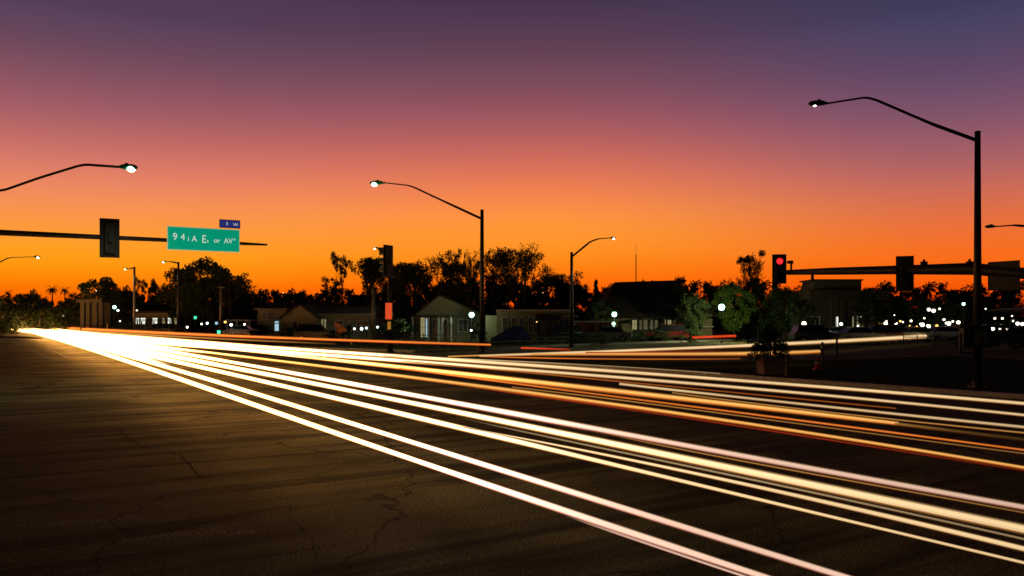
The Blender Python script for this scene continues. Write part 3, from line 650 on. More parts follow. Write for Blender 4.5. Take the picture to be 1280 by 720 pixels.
# faded panel on the right mast arm
qa, qb = mr(1231), mr(1270); c = (qa + qb) / 2; yaw = math.atan2((qa - qb).y, (qa - qb).x)
t = thing('mast_sign', (c.x, c.y - .22, (H(327, c.y) + H(363, c.y)) / 2), 'dark faded square panel mounted on the right mast arm beside the lamp pole', 'sign', rz=yaw + R(180))
hh = H(327, c.y) - H(363, c.y); ww = (qa - qb).length
m = MB(); m.box((0, 0, 0), (ww, .04, hh), M['black']); m.build('panel', t); m = MB(); m.box((0, .03, 0), (ww - .12, .02, hh - .12), M['faded']); m.build('face', t)
for dx in (-.3, .3): m = MB(); m.box((dx, .08, 0), (.05, .1, .5), M['steel']); m.build('clamp', t)

# corner signal post left of the middle
Zs = 56
t = thing('signal_post', (X(487, Zs), Zs, 0), 'corner signal post with a dark signal on top and an orange crossing signal below', 'traffic signal')
m = MB(); m.tube([(0, 0, 0), (0, 0, H(345, Zs))], [.14, .1], M['steel'], 12); m.build('pole', t, smooth=True)
m = MB(); m.lathe((0, 0, 0), [(.3, 0), (.3, .12), (.2, .3), (.16, .32)], M['steel']); m.build('base', t)
zc = (H(309, Zs) + H(345, Zs)) / 2
signal_head(t, Vector((-.08, -.25, zc)), R(150), 1.5)
m = MB(); m.box((-.25, -.1, H(311.5, Zs)), (.95, .3, .2), M['steel']); m.build('top_bracket', t)
z = (H(379, Zs) + H(399, Zs)) / 2
m = MB(); m.box((-.0, -.28, z), (.5, .26, 1.16), M['black']); ph = m.build('crossing_signal', t, bevel=.03)
m = MB(); m.box((-.0, -.425, z), (.42, .02, 1.06), M['walk']); m.build('lens', ph)
m = MB(); m.box((0, -.2, H(407, Zs)), (.2, .14, .5), mat('amber_button', (.5, .25, .03), .5, emit=(.8, .35, .03), es=.35)); m.build('push_button', t)

# box on the right lamp pole
Zq = 25.2
t = thing('control_box', (X(1219, Zq), Zq, H(422, Zq)), 'dark box with a grey notice plate strapped to the right lamp pole', 'control box')
m = MB(); m.box((0, 0, 0), (.82, .3, .58), M['housing']); m.build('case', t, bevel=.02)
m = MB(); m.box((0, 0, .33), (1.1, .42, .06), M['black']); m.build('lid', t)
m = MB(); m.box((-.42, .02, -.18), (.05, .05, .62), M['black']); m.box((-.2, .02, -.46), (.5, .05, .05), M['black']); m.build('side_frame', t)
m = MB(); m.box((.08, -.165, 0), (.36, .02, .36), M['concrete']); pl = m.build('notice_plate', t)
for k_ in range(3):
    m = MB(); m.box((.08 , -.178, .1 - k_ * .1), (.26 - .05 * k_, .006, .03), M['black']); m.build('text_line', pl)

# planter on the island
Zp = 32.4
t = thing('planter', (X(966, Zp), Zp, .11), 'square concrete planter box standing on the kerbed island', 'planter')
hh = H(447.5, Zp) - .11
m = MB(); wq = .5
pr_ = [(-.46, 0), (.46, 0), (.5, hh), (-.5, hh)]
m.prism(pr_, -.46, .46, M['terracotta']); m.build('box', t, bevel=.015)
m = MB()
for a, b, c, d in ((0, -.5, 1.06, .08), (0, .5, 1.06, .08), (-.5, 0, .08, .92), (.5, 0, .08, .92)): m.box((a, b, hh + .025), (c, d, .06), M['concrete'])
m.build('rim', t)
m = MB(); m.box((0, 0, hh - .02), (.9, .9, .05), M['bark']); m.build('soil', t)

# marker post, cone, small posts on the island
def small_post(x, yt, yb, label, r=.035, cap_=None, hz=.11, m_='black'):
    p = G(x, yb, hz); t = thing('marker_post', p, label, 'marker post', 'slim posts on the corner island'); h = H(yt, p.y) - hz
    m = MB(); m.lathe((0, 0, 0), [(r*2.6, 0), (r*2.6, .04), (r, .06), (r, h - .05), (r * 1.3, h - .04), (r*1.3, h), (.005, h + .02)], M[m_], 10); m.build('post', t, smooth=False)
    m = MB(); m.lathe((0, 0, h * .75), [(r * 1.15, 0), (r * 1.15, .08)], M['white'], 10); m.build('reflective_band', t)
small_post(1028, 428, 455, 'slim dark post where the gold stream ends right of the planter', .05)
small_post(983, 446, 470, 'thin post at the right side of the planter', .03, m_='grey')
small_post(1046, 418, 446, 'short dark post with a round cap behind the island', .06)
small_post(1167, 419, 434, 'short post leaning at the pale cross street stream', .05)
def cone(x, yb, label):
    p = G(x, yb, .11); t = thing('traffic_cone', p, label, 'traffic cone', 'traffic cones on the island')
    m = MB(); m.box((0, 0, .02), (.3, .3, .04), M['cone']); m.build('base', t); m = MB(); m.lathe((0, 0, .04), [(.14, 0), (.03, .5), (.025, .52)], M['cone'], 14); m.build('body', t, smooth=True)
    m = MB(); m.lathe((0, 0, .22), [(.104, 0), (.075, .13)], M['white'], 14, ); m.build('collar', t)
cone(1022, 462, 'small red traffic cone on the dark island near the slim post')

# ------------------------------------------------------------------ buildings
def window(parent, x0, x1, z0, z1, y, m_='window', n_=1, frame='white'):
    f = MB(); t_ = .07; w_, h_ = x1 - x0, z1 - z0; cx, cz = (x0+x1)/2, (z0+z1)/2
    for c, d in (((cx, y - .03, z1 + t_/2), (w_ + 2*t_, .09, t_)), ((cx, y - .05, z0 - t_/2), (w_ + .3, .16, t_)), ((x0 - t_/2, y - .03, cz), (t_, .088, h_)), ((x1 + t_/2, y - .03, cz), (t_, .088, h_)), ((cx, y - .025, cz), (.04, .07, h_)), ((cx, y - .024, cz), (w_, .06, .04))):
        f.box(c, d, M[frame])
    o = f.build('window', parent); p = MB(); p.box((cx, y - .004, cz), (w_, .03, h_), M[m_]); p.build('pane', o); return o
def bdoor(parent, x0, x1, z1, y, m_='door'):
    f = MB(); f.box(((x0+x1)/2, y - .03, z1/2), (x1-x0, .08, z1), M[m_]); o = f.build('door', parent); k = MB(); k.ball((x1 - .12, y - .09, 1.0), .04, M['chrome']); k.build('handle', o)
    fr = MB()
    for xx in (x0 - .05, x1 + .05): fr.box((xx, y - .03, z1/2), (.09, .1, z1), M['white'])
    fr.box(((x0+x1)/2, y - .03, z1 + .05), (x1 - x0 + .2, .101, .09), M['white']); fr.build('frame', o)
def gable(parent, x0, x1, ze, zr, y0, y1, wall, roof='roof', over=.35, xr=None, th=.16):
    xr = (x0 + x1) / 2 if xr is None else xr
    m = MB(); m.prism([(x0, 0), (x1, 0), (x1, ze), (xr, zr), (x0, ze)], y0, y1, M[wall]); m.build('wall', parent)
    sl, sr = (zr - ze) / (xr - x0), (zr - ze) / (x1 - xr)
    m = MB()
    m.prism([(x0 - over, ze - sl*over + .01), (xr, zr + .01), (xr, zr + th), (x0 - over, ze - sl*over + th)], y0 - over, y1 + over, M[roof])
    m.prism([(x1 + over, ze - sr*over + .01), (x1 + over, ze - sr*over + th), (xr, zr + th), (xr, zr + .01)], y0 - over, y1 + over, M[roof])
    m.build('roof', parent)
def lean(parent, x0, x1, ze, zr, y0, y1, wall, over=.4):    # long wing, ridge parallel to x
    m = MB(); ym = (y0 + y1) / 2
    m.box(((x0+x1)/2, ym, ze/2), (x1-x0, y1-y0, ze), M[wall]); m.build('wall', parent)
    m = MB(); i = 0
    a = [(x0-over, y0-over, ze+.005), (x1+over, y0-over, ze+.005), (x1+over, y1+over, ze+.005), (x0-over, y1+over, ze+.005), (x0-over+.3, ym, zr), (x1+over-.3, ym, zr)]
    m.v += a; 
    for f in ((0,1,5,4), (2,3,4,5), (1,2,5), (3,0,4), (3,2,1,0)): m.f.append(f); m.mi.append(m.m(M['roof']))
    m.build('roof', parent)
    m = MB(); m.box(((x0+x1)/2, y0-over-.02, ze-.02), (x1-x0+2*over, .05, .2), M['stucco2']); m.build('fascia', parent)

# small pale house at left
Z = 116; t = thing('house', (X(339, Z), Z, 0), 'small pale house with two dark windows left of the gabled house', 'house', 'houses beyond the road')
w_ = lambda a: X(a, Z) - X(339, Z)
lean(t, w_(322), w_(357), H(386, Z), H(377, Z), 0, 7, 'stucco')
window(t, w_(328), w_(332), H(399, Z), H(391, Z), 0); window(t, w_(335), w_(342), H(399, Z), H(391, Z), 0)
m = MB(); m.box((w_(350), -1.2, H(404, Z)), (2.6, 2.2, .12), M['white']); m.build('porch_roof', t)
m = MB(); m.box((w_(346), -.03, 1.5), (.5, .05, 1.3), M['litc']); m.build('lit_doorway', t)
# gabled house with long wing
Z = 98; t = thing('house', (X(380, Z), Z, 0), 'stucco house with a front gable and a long wing to its right', 'house', 'houses beyond the road')
w_ = lambda a: X(a, Z) - X(380, Z)
gable(t, w_(359), w_(400), H(396, Z), H(382, Z), -2, 8, 'stucco', xr=w_(380))
lean(t, w_(400) + .05, w_(466), H(393, Z), H(381, Z), 0, 9, 'stucco')
bdoor(t, w_(371.5), w_(377), 2.1, -2); 
for a, b in ((402, 404), (405.5, 407.5)): window(t, w_(a), w_(b), H(411, Z), H(399, Z), 0, 'litw')
for a, b in ((420, 428), (436, 441), (446, 460)): window(t, w_(a), w_(b), H(413, Z), H(401, Z), 0, 'window')
# big gable house with porch
Z = 88; t = thing('house', (X(560, Z), Z, 0), 'pale house with a broad gable and a lit porch behind white posts', 'house', 'houses beyond the road')
w_ = lambda a: X(a, Z) - X(560, Z)
gable(t, w_(519), w_(605), H(394, Z), H(370, Z), 0, 12, 'stucco2', xr=w_(549), over=.3)
window(t, w_(526), w_(531), .5, H(397, Z), 0, 'litw'); window(t, w_(532.5), w_(536), .5, H(398, Z), 0, 'litc'); window(t, w_(541), w_(547), .6, H(400, Z), 0, 'window')
bdoor(t, w_(553), w_(559), 2.3, 0)
m = MB(); m.box((w_(541), -1.3, H(395.5, Z)), (w_(568) - w_(516), 2.5, .2), M['roof']); m.build('porch_roof', t)
for a in (519, 538, 551, 556, 566): m = MB(); m.box((w_(a), -2.3, H(396.5, Z)/2), (.2, .2, H(396.5, Z)), M['white']); m.build('porch_post', t)
window(t, w_(574), w_(584), 1.1, 2.3, 0, 'window')
# flat roofed building
Z = 84; t = thing('shop_building', (X(660, Z), Z, 0), 'low flat roofed building with a covered porch behind the navy canopy', 'building', 'buildings beyond the road')
w_ = lambda a: X(a, Z) - X(660, Z)
m = MB(); m.box(((w_(621) + w_(716))/2, 5, H(390, Z)/2), (w_(716) - w_(621), 10, H(390, Z)), M['stucco']); m.build('wall', t)
m = MB(); m.box(((w_(607) + w_(621))/2 - .03, 5.5, H(394, Z)/2), (w_(621) - w_(607), 9, H(394, Z)), M['stucco2']); m.build('side_wing', t)
m = MB(); m.box(((w_(620) + w_(717))/2, 4.9, H(389.2, Z) + .08), (w_(717) - w_(620), 10.8, .22), M['white']); m.build('roof_edge', t)
m = MB(); m.box(((w_(669) + w_(699))/2, -1, H(396.5, Z)), (w_(699) - w_(669), 2.4, .5), M['roof']); m.build('porch_roof', t)
m = MB(); m.box(((w_(697) + w_(717))/2 + .3, -1, H(395.5, Z)), (w_(717) - w_(697) , 2.0, .14), M['white']); m.build('awning', t)
for a in (676, 680, 695, 713): m = MB(); m.box((w_(a), -1.9, 1.15), (.28, .28, 2.3), M['stucco2']); m.build('porch_post', t)
for a, b in ((629, 634), (640, 645), (650, 655), (661, 666)): window(t, w_(a), w_(b), 1.0, 2.5, 0, 'window')
window(t, w_(683), w_(691), .9, 2.3, 0, 'window'); window(t, w_(700), w_(711), .9, 2.3, 0, 'window'); bdoor(t, w_(671), w_(675), 2.1, 0)
# canopy tent
Z = 74; t = thing('canopy_tent', (X(640, Z), Z, 0), 'navy blue peaked canopy tent on thin legs by the road', 'canopy')
w_ = lambda a: X(a, Z) - X(640, Z)
za, zb, zp = H(422, Z), H(419, Z), H(408, Z)
m = MB(); pk = (w_(646), 1.6, zp); cs = [(w_(613), 0, H(423.5, Z)), (w_(665), 0, H(421.5, Z)), (w_(661), 3.2, H(421, Z)), (w_(618), 3.2, H(421.5, Z))]
pk2 = [(pk[0] - .35, 1.2, zp), (pk[0] + .35, 1.2, zp), (pk[0] + .35, 2, zp), (pk[0] - .35, 2, zp)]
for i in range(4):
    a, b = cs[i], cs[(i+1) % 4]; c, d = pk2[(i+1) % 4], pk2[i]
    m.face([a, b, c, d], M['navy']); m.face([(a[0], a[1], a[2]-.22), (b[0], b[1], b[2]-.22), b, a], M['navy'])
m.face(pk2, M['navy']); m.build('cloth', t)
for c in cs: m = MB(); m.box((c[0]*.97, c[1]*.97 + .02, c[2]/2), (.06, .06, c[2]), M['grey']); m.build('leg', t)
# brick wall
Z = 86; t = thing('garden_wall', (X(740, Z), Z, 0), 'low red brick wall with a pale coping and white end post', 'wall')
w_ = lambda a: X(a, Z) - X(740, Z)
m = MB(); m.box(((w_(718)+w_(764))/2, 0, H(402.8, Z)/2), (w_(764)-w_(718), .3, H(402.8, Z)), M['brick']); m.build('brickwork', t)
m = MB(); m.box(((w_(717)+w_(765))/2, 0, H(402, Z)), (w_(765)-w_(717), .42, .12), M['white']); m.build('coping', t)
for a in (718.5, 745, 754, 760): m = MB(); m.box((w_(a), -.19, .95), (.22 if a < 720 else .12, .1, 1.9 if a < 720 else 1.85), M['white' if a < 720 else 'stucco']); m.build('end_post', t)
# big dark hip roofed building
Z = 96; t = thing('house', (X(808, Z), Z, 0), 'big building under a huge dark hipped roof with a lit window row', 'house', 'houses beyond the road')
w_ = lambda a: X(a, Z) - X(808, Z)
zw = H(396, Z); m = MB(); m.box(((w_(752)+w_(893))/2, 8, zw/2), (w_(893)-w_(752), 14, zw), M['stucco']); m.build('wall', t)
m = MB(); m.v += [(w_(745), -1.2, zw), (w_(897), -1.2, zw), (w_(897), 16, zw), (w_(745), 16, zw), (w_(778), 7.5, H(352.5, 103)), (w_(862), 7.5, H(350, 103))]
for f in ((0,1,5,4), (2,3,4,5), (1,2,5), (3,0,4), (3,2,1,0)): m.f.append(f); m.mi.append(m.m(M['roof']))
m.build('roof', t)
m = MB(); m.box(((w_(800)+w_(845))/2, -1.2, H(398.6, Z)), (w_(846)-w_(798), 2.2, .2), M['black']); m.build('porch_roof', t)
for a in (799.5, 813.5, 826, 842): m = MB(); m.box((w_(a), -2.1, 1.2), (.18, .18, 2.4), M['door']); m.build('porch_post', t)
for a, b, q in ((792, 797.5, 'litw'), (801, 811, 'litw2'), (815, 824, 'litw2'), (831, 834, 'litw'), (836.5, 841, 'litw')):
    if q == 'litw2' and 'litw2' not in M: M['litw2'] = emat('lit_window_dim', (.5, .45, .22), .16)
    window(t, w_(a), w_(b), H(412, Z), H(400, Z), 1, q)
for a in range(852, 870, 4): m = MB(); m.box((w_(a), .95, 1.5), (.12, .14, 2.6), M['stucco2']); m.build('pilaster', t)
m = MB(); m.box((w_(883), .6, H(408.5, Z)), (w_(893)-w_(873), .5, .12), M['white']); m.build('ledge', t)
m = MB(); m.box((w_(755), -1.25, H(390, Z)), (w_(766)-w_(744), .1, .12), M['white']); m.build('gutter', t)
# commercial building on the right
Z = 92; t = thing('shop_building', (X(1050, Z), Z, 0), 'dark commercial building with a deep flat roof and a rooftop box behind the right mast', 'building', 'buildings beyond the road')
w_ = lambda a: X(a, Z) - X(1050, Z)
m = MB(); m.box(((w_(1000)+w_(1096))/2, 6, H(374, Z)/2), (w_(1096)-w_(1000), 10, H(374, Z)), M['stone']); m.build('wall', t)
m = MB(); m.box(((w_(1006)+w_(1100))/2, 4.5, H(369, Z)), (w_(1102)-w_(1004), 13, .95), M['roof']); m.build('roof', t)
m = MB(); m.prism([(w_(1012), H(363.5, Z)), (w_(1072), H(363.5, Z)), (w_(1072), H(350.5, Z)), (w_(1015), H(351.5, Z))], -1, 3, M['stone']); m.build('rooftop_box', t)
m = MB(); m.box(((w_(1012)+w_(1073))/2, 1, H(350.5, Z)), (w_(1074)-w_(1012), 4.3, .16), M['roof']); m.build('rooftop_lid', t)
for a in (1034, 1046, 1054): m = MB(); m.box((w_(a), -1.6, H(374, Z)/2), (.5, .5, H(374, Z)), M['stone']); m.build('column', t)
for a, b, q in ((1063, 1066, 'litw'), (1068, 1071, 'litw'), (1076, 1084, 'litw'), (1018, 1028, 'window'), (1048, 1052, 'litb')): window(t, w_(a), w_(b), .9, H(396, Z), 1, q)
# pillared pavilion at far left
Z = 125; t = thing('pavilion', (X(113, Z), Z, 0), 'tall pillared pavilion with a flat cornice in front of the domed tree', 'pavilion')
w_ = lambda a: X(a, Z) - X(113, Z)
m = MB(); m.box((w_(112), 2, H(376, Z)), (w_(129)-w_(97), 4.4, .5), M['stone']); m.build('cornice', t)
for a in (103, 110, 119, 126): m = MB(); m.box((w_(a), .2, H(377.5, Z)/2), (.55, .55, H(377.5, Z)), M['stone']); m.build('column', t)
m = MB(); m.box((w_(112), 3.2, H(377.5, Z)/2), (w_(128)-w_(100), .4, H(377.5, Z)), M['stone']); m.build('wall', t)
# lit shop row at left
Z = 132; t = thing('shop_building', (X(192, Z), Z, 0), 'long low shop row with bright white windows behind the white stream', 'building', 'buildings beyond the road')
w_ = lambda a: X(a, Z) - X(192, Z)
m = MB(); m.box(((w_(166)+w_(224))/2, 4, H(391, Z)/2), (w_(224)-w_(166), 8, H(391, Z)), M['stucco']); m.build('wall', t)
m = MB(); m.box(((w_(165)+w_(225))/2, 3.5, H(390, Z)), (w_(226)-w_(164), 9.6, .3), M['roof']); m.build('roof', t)
for a, b, q in ((170, 174, 'litb'), (176, 182, 'litb'), (191, 197, 'litb'), (203, 206, 'litw'), (210, 214, 'litb'), (218, 221, 'litw')): window(t, w_(a), w_(b), H(405, Z), H(397.5, Z), 0, q)
for a in range(169, 226, 5): m = MB(); m.box((w_(a), -2, 1.1), (.14, .14, 2.2), M['stucco2']); m.build('veranda_post', t)
m = MB(); m.box(((w_(166)+w_(224))/2, -1.2, 2.35), (w_(226)-w_(165), 2.2, .12), M['roof']); m.build('veranda_roof', t)
Z = 120; t = thing('carport', (X(298, Z), Z, 0), 'pale open carport with thin posts left of the small house', 'carport')
w_ = lambda a: X(a, Z) - X(298, Z)
m = MB(); m.box(((w_(284)+w_(313))/2, 2, H(400.5, Z)), (w_(314)-w_(283), 4.5, .25), M['white']); m.build('roof', t)
for a in (284.5, 296, 308, 312): m = MB(); m.box((w_(a), 0, H(401.5, Z)/2), (.2, .2, H(401.5, Z)), M['white']); m.build('post', t)
Z = 60; t = thing('fuel_canopy', (X(1300, Z), Z, 0), 'small pale canopy roof at the right edge under the street lamp', 'canopy')
w_ = lambda a: X(a, Z) - X(1300, Z)
m = MB(); m.prism([(w_(1262), H(387, Z)), (w_(1280), H(384.5, Z)), (w_(1330), H(384.5, Z)), (w_(1330), H(388, Z)), (w_(1270), H(389.5, Z))], -1.5, 3, M['concrete']); m.build('roof', t)
for a in (1285, 1325): m = MB(); m.box((w_(a), 0, H(388, Z)/2), (.25, .25, H(388, Z)), M['grey']); m.build('post', t)
# radio tower far away
Z = 420; t = thing('radio_mast', (X(795, Z), Z, 0), 'faint thin radio mast on the horizon above the big hipped roof', 'radio mast')
m = MB(); hh = H(318, Z)
for a, b in ((-.5, -.3), (.5, -.3), (0, .5)): m.tube([(a, b, 0), (a*.4, b*.4, hh)], .07, M['far'], 4)
for k in range(26): z = hh * k / 26; m.tube([(-.5+.3*k/26, -.3, z), (.5-.3*k/26, -.3, z + hh/26)], .05, M['far'], 4)
m.build('lattice', t); m = MB(); m.tube([(0, 0, hh), (0, 0, hh + 5)], .08, M['far'], 4); m.build('antenna', t)

# ------------------------------------------------------------------ lamps at the houses
def globe_lamp(x, y, Z, label, r=.2, on='lamp', power=0, tint=(.9, 1, .62), group='globe lamps on posts', post=True):
    z = H(y, Z); t = thing('post_lamp', (X(x, Z), Z, .0), label, 'lamp post', group)
    m = MB(); m.lathe((0, 0, 0), [(.12, 0), (.1, .2), (.04, .25), (.035, z - r), (.08, z - r * .9)], M['black'], 8); m.build('post', t)
    m = MB(); m.ball((0, 0, z), r, M[on], 12); m.build('globe', t, smooth=True)
    m = MB(); m.lathe((0, 0, z + r * .9), [(r * .5, 0), (r*.4, .04), (.01, .08)], M['black'], 8); m.build('cap', t)
    if power: light('lamp_glow', t, (0, .6 if power > 900 else -.55, z), power, tint, .15)
    return t
globe_lamp(589.5, 393.5, 84, 'bright cool lamp at the right corner of the broad gabled house', .26, power=120)
globe_lamp(768, 393, 88, 'bright cool lamp in front of the huge hipped roof', .26, power=110)
globe_lamp(902, 384, 84, 'brightest lamp of the row, shining among the green bushes', .32, on='lamp', power=1050, tint=(1, .95, .5))
SMALL = [(143, 384, 120, .38, 'lamp', 'bright cool double lamp right of the pavilion'), (147.5, 388, 120, .25, 'lampc', 'smaller lamp close under the bright double lamp'), (120.5, 364, 140, .22, 'lampw', 'tiny high lamp glimpsed inside the domed tree'),
 (171, 388, 125, .17, 'lampw', 'small lamp above the left end of the shop row'), (78.5, 395, 140, .26, 'lampw', 'small white lamp left of the pavilion'), (18, 387, 140, .3, 'lampw', 'pale lamp near the left edge below the trees'), (10, 389, 140, .2, 'lampw', 'dim lamp closest to the left edge'),
 (150, 401.5, 110, .15, 'lampw', 'small low lamp below the bright double lamp'), (234, 409, 105, .22, 'lampw', 'low white lamp right of the shop row'), (252, 405, 105, .2, 'lampw', 'low lamp left of the cyan lit pole'), (259, 404, 108, .24, 'lampc', 'round cold lamp beside the cyan glow'),
 (281.5, 402.5, 110, .26, 'lampy', 'warm lamp at the left post of the carport'), (289, 406, 110, .3, 'lampc', 'cold lamp under the carport roof'), (305.5, 405.5, 112, .22, 'lampw', 'small lamp at the right of the carport'), (354, 366, 135, .12, 'lampy', 'faint speck of lamp on the dark tree above the small house'),
 (443, 411, 92, .18, 'lampc', 'white lamp in front of the long wing'), (452, 411, 92, .26, 'lampc', 'white lamp just right of it, by the long wing'), (458, 410, 94, .2, 'lampc', 'third white lamp near the grey utility post'), (472, 409, 90, .2, 'lampc', 'white lamp right of the grey utility post'), (450.5, 431.5, 72, .12, 'lampc', 'tiny ground lamp under the long wing'),
 (510, 409, 90, .1, 'lampw', 'small lamp left of the lit porch'), (589, 413, 80, .16, 'lampc', 'low lamp right under the bright corner lamp'), (678.5, 366, 120, .09, 'lampy', 'faint high speck above the flat roofed building'), (671, 402.5, 80, .09, 'lampy', 'tiny warm lamp at the porch of the flat roofed building'),
 (767, 404.5, 86, .26, 'lamp', 'lamp low under the bright one by the hipped roof'), (771, 410, 86, .17, 'lampc', 'second low lamp under the bright one by the hipped roof'), (1005, 404.5, 84, .36, 'lampw', 'bright white lamp right of the planter'), (1006, 411.5, 84, .2, 'lampw', 'lower twin of the bright lamp right of the planter'),
 (1051.5, 405, 84, .24, 'lampc', 'white lamp at the columns of the commercial building'), (1053, 415, 80, .12, 'lampc', 'low lamp at the columns of the commercial building'), (1161, 387, 88, .27, 'lampw', 'upper left lamp in the lit trees near the right pole'), (1167, 388.5, 88, .3, 'lampw', 'lamp touching its left neighbour in the lit trees'), (1174.5, 386, 95, .18, 'lampw', 'smaller lamp at the right of the pair in the lit trees'),
 (1204.5, 380, 90, .24, 'lamp', 'lone lamp high in the foliage left of the right pole'), (1180, 399.5, 90, .2, 'lampw', 'lamp low in the lit trees left of the right pole'), (1198, 403, 90, .3, 'lampw', 'bright low lamp just left of the right pole'), (1232, 386, 96, .12, 'lampc', 'dim lamp right of the right pole'), (1253, 398, 90, .18, 'lampw', 'small lamp near the right edge, upper'),
 (1241, 411, 80, .26, 'lampw', 'bright low lamp right of the box on the pole'), (1250, 411.5, 80, .16, 'lampw', 'low lamp next to the bright one by the box'), (1259, 411.5, 80, .18, 'lampw', 'third low lamp right of the box on the pole'), (1272, 404.5, 80, .26, 'lampw', 'bright lamp under the pale canopy at the right edge'), (1278, 405, 80, .26, 'lampw', 'lamp at the very right edge under the pale canopy'), (1265, 395, 84, .12, 'lampw', 'faint lamp above the right edge pair'), (1092, 411, 86, .28, 'lampw', 'low warm lamp right of the lit shop windows'), (1085, 411.5, 86, .18, 'lampw', 'small low lamp under the lit shop windows'), (1118, 394, 92, .1, 'lampw', 'tiny lamp in the trees right of the shop')]
for x, y, Z, r, on, lab in SMALL: globe_lamp(x, y, Z, lab, r * .62, on, group='small lamps in front of the buildings', power=45 if lab.startswith(('white lamp just', 'small lamp left of')) else 0)
rng = random.Random(5)
ROWN = ['leftmost, above the red car', 'second from left', 'fourth, just left of the lit trees', 'fifth, low in the lit trees', 'sixth, low in the lit trees', 'above the left half of the white car', 'above the right half of the white car', 'eleventh, below the brightest pair', 'right below the brightest pair', 'next to last before the right pole', 'last before the right pole', 'third from left', 'seventh, beside the white car', 'between the pair and the last two']
for k, x in enumerate((1100, 1107, 1121, 1128.5, 1134, 1146, 1153, 1160.5, 1171, 1186, 1191, 1108.5, 1137, 1183)):
    globe_lamp(x, 409.5 - rng.random() * 8, 88 + rng.random() * 6, 'small lamp behind the parked cars, %s' % ROWN[k], .07 + rng.random() * .14, rng.choice(('lampw', 'lampw', 'lampy')), group='lamp row behind the parked cars')
for x, y, Z, w2, c_, lab in ((36.5, 386, 150, .55, 'green', 'upper left green glowing sign far down the road'), (46, 389.5, 150, .7, 'green', 'brightest green glowing sign far down the road'), (68.5, 394.5, 150, .5, 'lampc', 'pale cyan lit sign right of the green ones'), (244.5, 397, 110, .35, 'green', 'narrow green lit sign under the big dark tree'), (271, 404, 95, .3, 'litc', 'cyan lit sign on the street front left of the carport'), (274, 415, 90, .35, 'green', 'low green lit sign at the edge of the road')):
    t = thing('lit_sign', (X(x, Z), Z, 0), lab, 'lit sign', 'lit signs far off'); z = H(y, Z)
    m = MB(); m.lathe((0, 0, 0), [(.08, 0), (.06, z - w2*.6)], M['steel'], 8); m.build('post', t)
    m = MB(); m.box((0, 0, z), (w2 * 1.2, .2, w2 * 1.2), M['black']); b_ = m.build('case', t); m = MB(); m.box((0, -.11, z), (w2, .02, w2), emat('sign_light', (.06, .75, .42), 1.6) if c_ == 'green' else M[c_]); m.build('face', b_)

# ------------------------------------------------------------------ parked cars
def make_car(paint, label, loc, yaw, tall=0, lit=None):
    t = thing('parked_car', loc, label, 'car', 'cars parked beyond the road', yaw)
    h = 1.45 + tall
    prof = [(-2.2, .35), (-2.22, .75), (-2.1, .92), (-1.45, .98 if not tall else 1.02), (-.85, h), (.55, h + .02), (1.15, 1.0), (2.0, .88), (2.2, .7), (2.22, .35)]
    if tall: prof[3] = (-2.0, 1.05); prof[4] = (-1.75, h)
    m = MB(); body = [(-2.2, .32), (2.22, .32), (2.24, .7), (2.02, .88), (1.15, 1.0), (-2.02 if tall else -1.5, 1.0), (-2.2, .9)]
    m.prism(body, -.88, .88, paint); m.build('body', t, bevel=.06)
    cab = MB(); cz = [(x, z) for x, z in prof if z > .97]
    a = [(-2.0 if tall else -1.5, 1.0), (1.15, 1.0), (.5, h), (-1.72 if tall else -.9, h)]
    i = 0
    cab.v += [(a[0][0], -.8, 1.0), (a[1][0], -.8, 1.0), (a[2][0], -.65, h), (a[3][0], -.65, h), (a[0][0], .8, 1.0), (a[1][0], .8, 1.0), (a[2][0], .65, h), (a[3][0], .65, h)]
    for f in ((0,1,2,3), (5,4,7,6), (1,5,6,2), (4,0,3,7)): cab.f.append(f); cab.mi.append(cab.m(M['window']))
    cab.build('glasshouse', t)
    rf = MB(); rf.box(((a[2][0] + a[3][0])/2, 0, h + .01), (a[2][0] - a[3][0] + .05, 1.34, .06), paint); rf.build('roof', t, bevel=.02)
    for x in (-1.35, 1.38):
        for s_ in (-1, 1):
            wl = MB(); wl.tube([(x, s_*.7, .33), (x, s_*.9, .33)], .33, M['rubber'], 16); wo = wl.build('wheel', t); rm_ = MB(); rm_.tube([(x, s_*.88, .33), (x, s_*.912, .33)], .19, M['chrome'], 12); rm_.build('rim', wo)
    for s_ in (-1, 1):
        k = MB(); k.box((2.2, s_*.62, .7), (.08, .34, .14), M['lampw'] if lit == 'front' else M['chrome']); k.build('headlight', t)
        k = MB(); k.box((-2.21, s_*.66, .8), (.06, .26, .16), M['tail'] if lit == 'rear' else M['carC']); k.build('tail_light', t)
    for s_ in (-1, 1): k = MB(); k.box((.85, s_*.93, 1.02), (.14, .16, .12), paint); k.build('mirror', t)
    return t
c1 = make_car(M['carA'], 'dark car parked in front of the gabled house', (X(395, 92), 92, .12), R(0), .2); remember(c1)
c2 = make_car(M['carB'], 'silver car parked under the lit shop windows on the right', (X(1073, 78), 78, .12), R(4)); remember(c2)
c3 = make_car(M['carC'], 'dark red car parked left of the silver one', (X(1096, 80), 80, .12), R(184), .2); remember(c3)
c4 = make_car(M['carD'], 'white car parked behind the pale cross street stream', (X(1148, 82), 82, .12), R(2)); remember(c4)
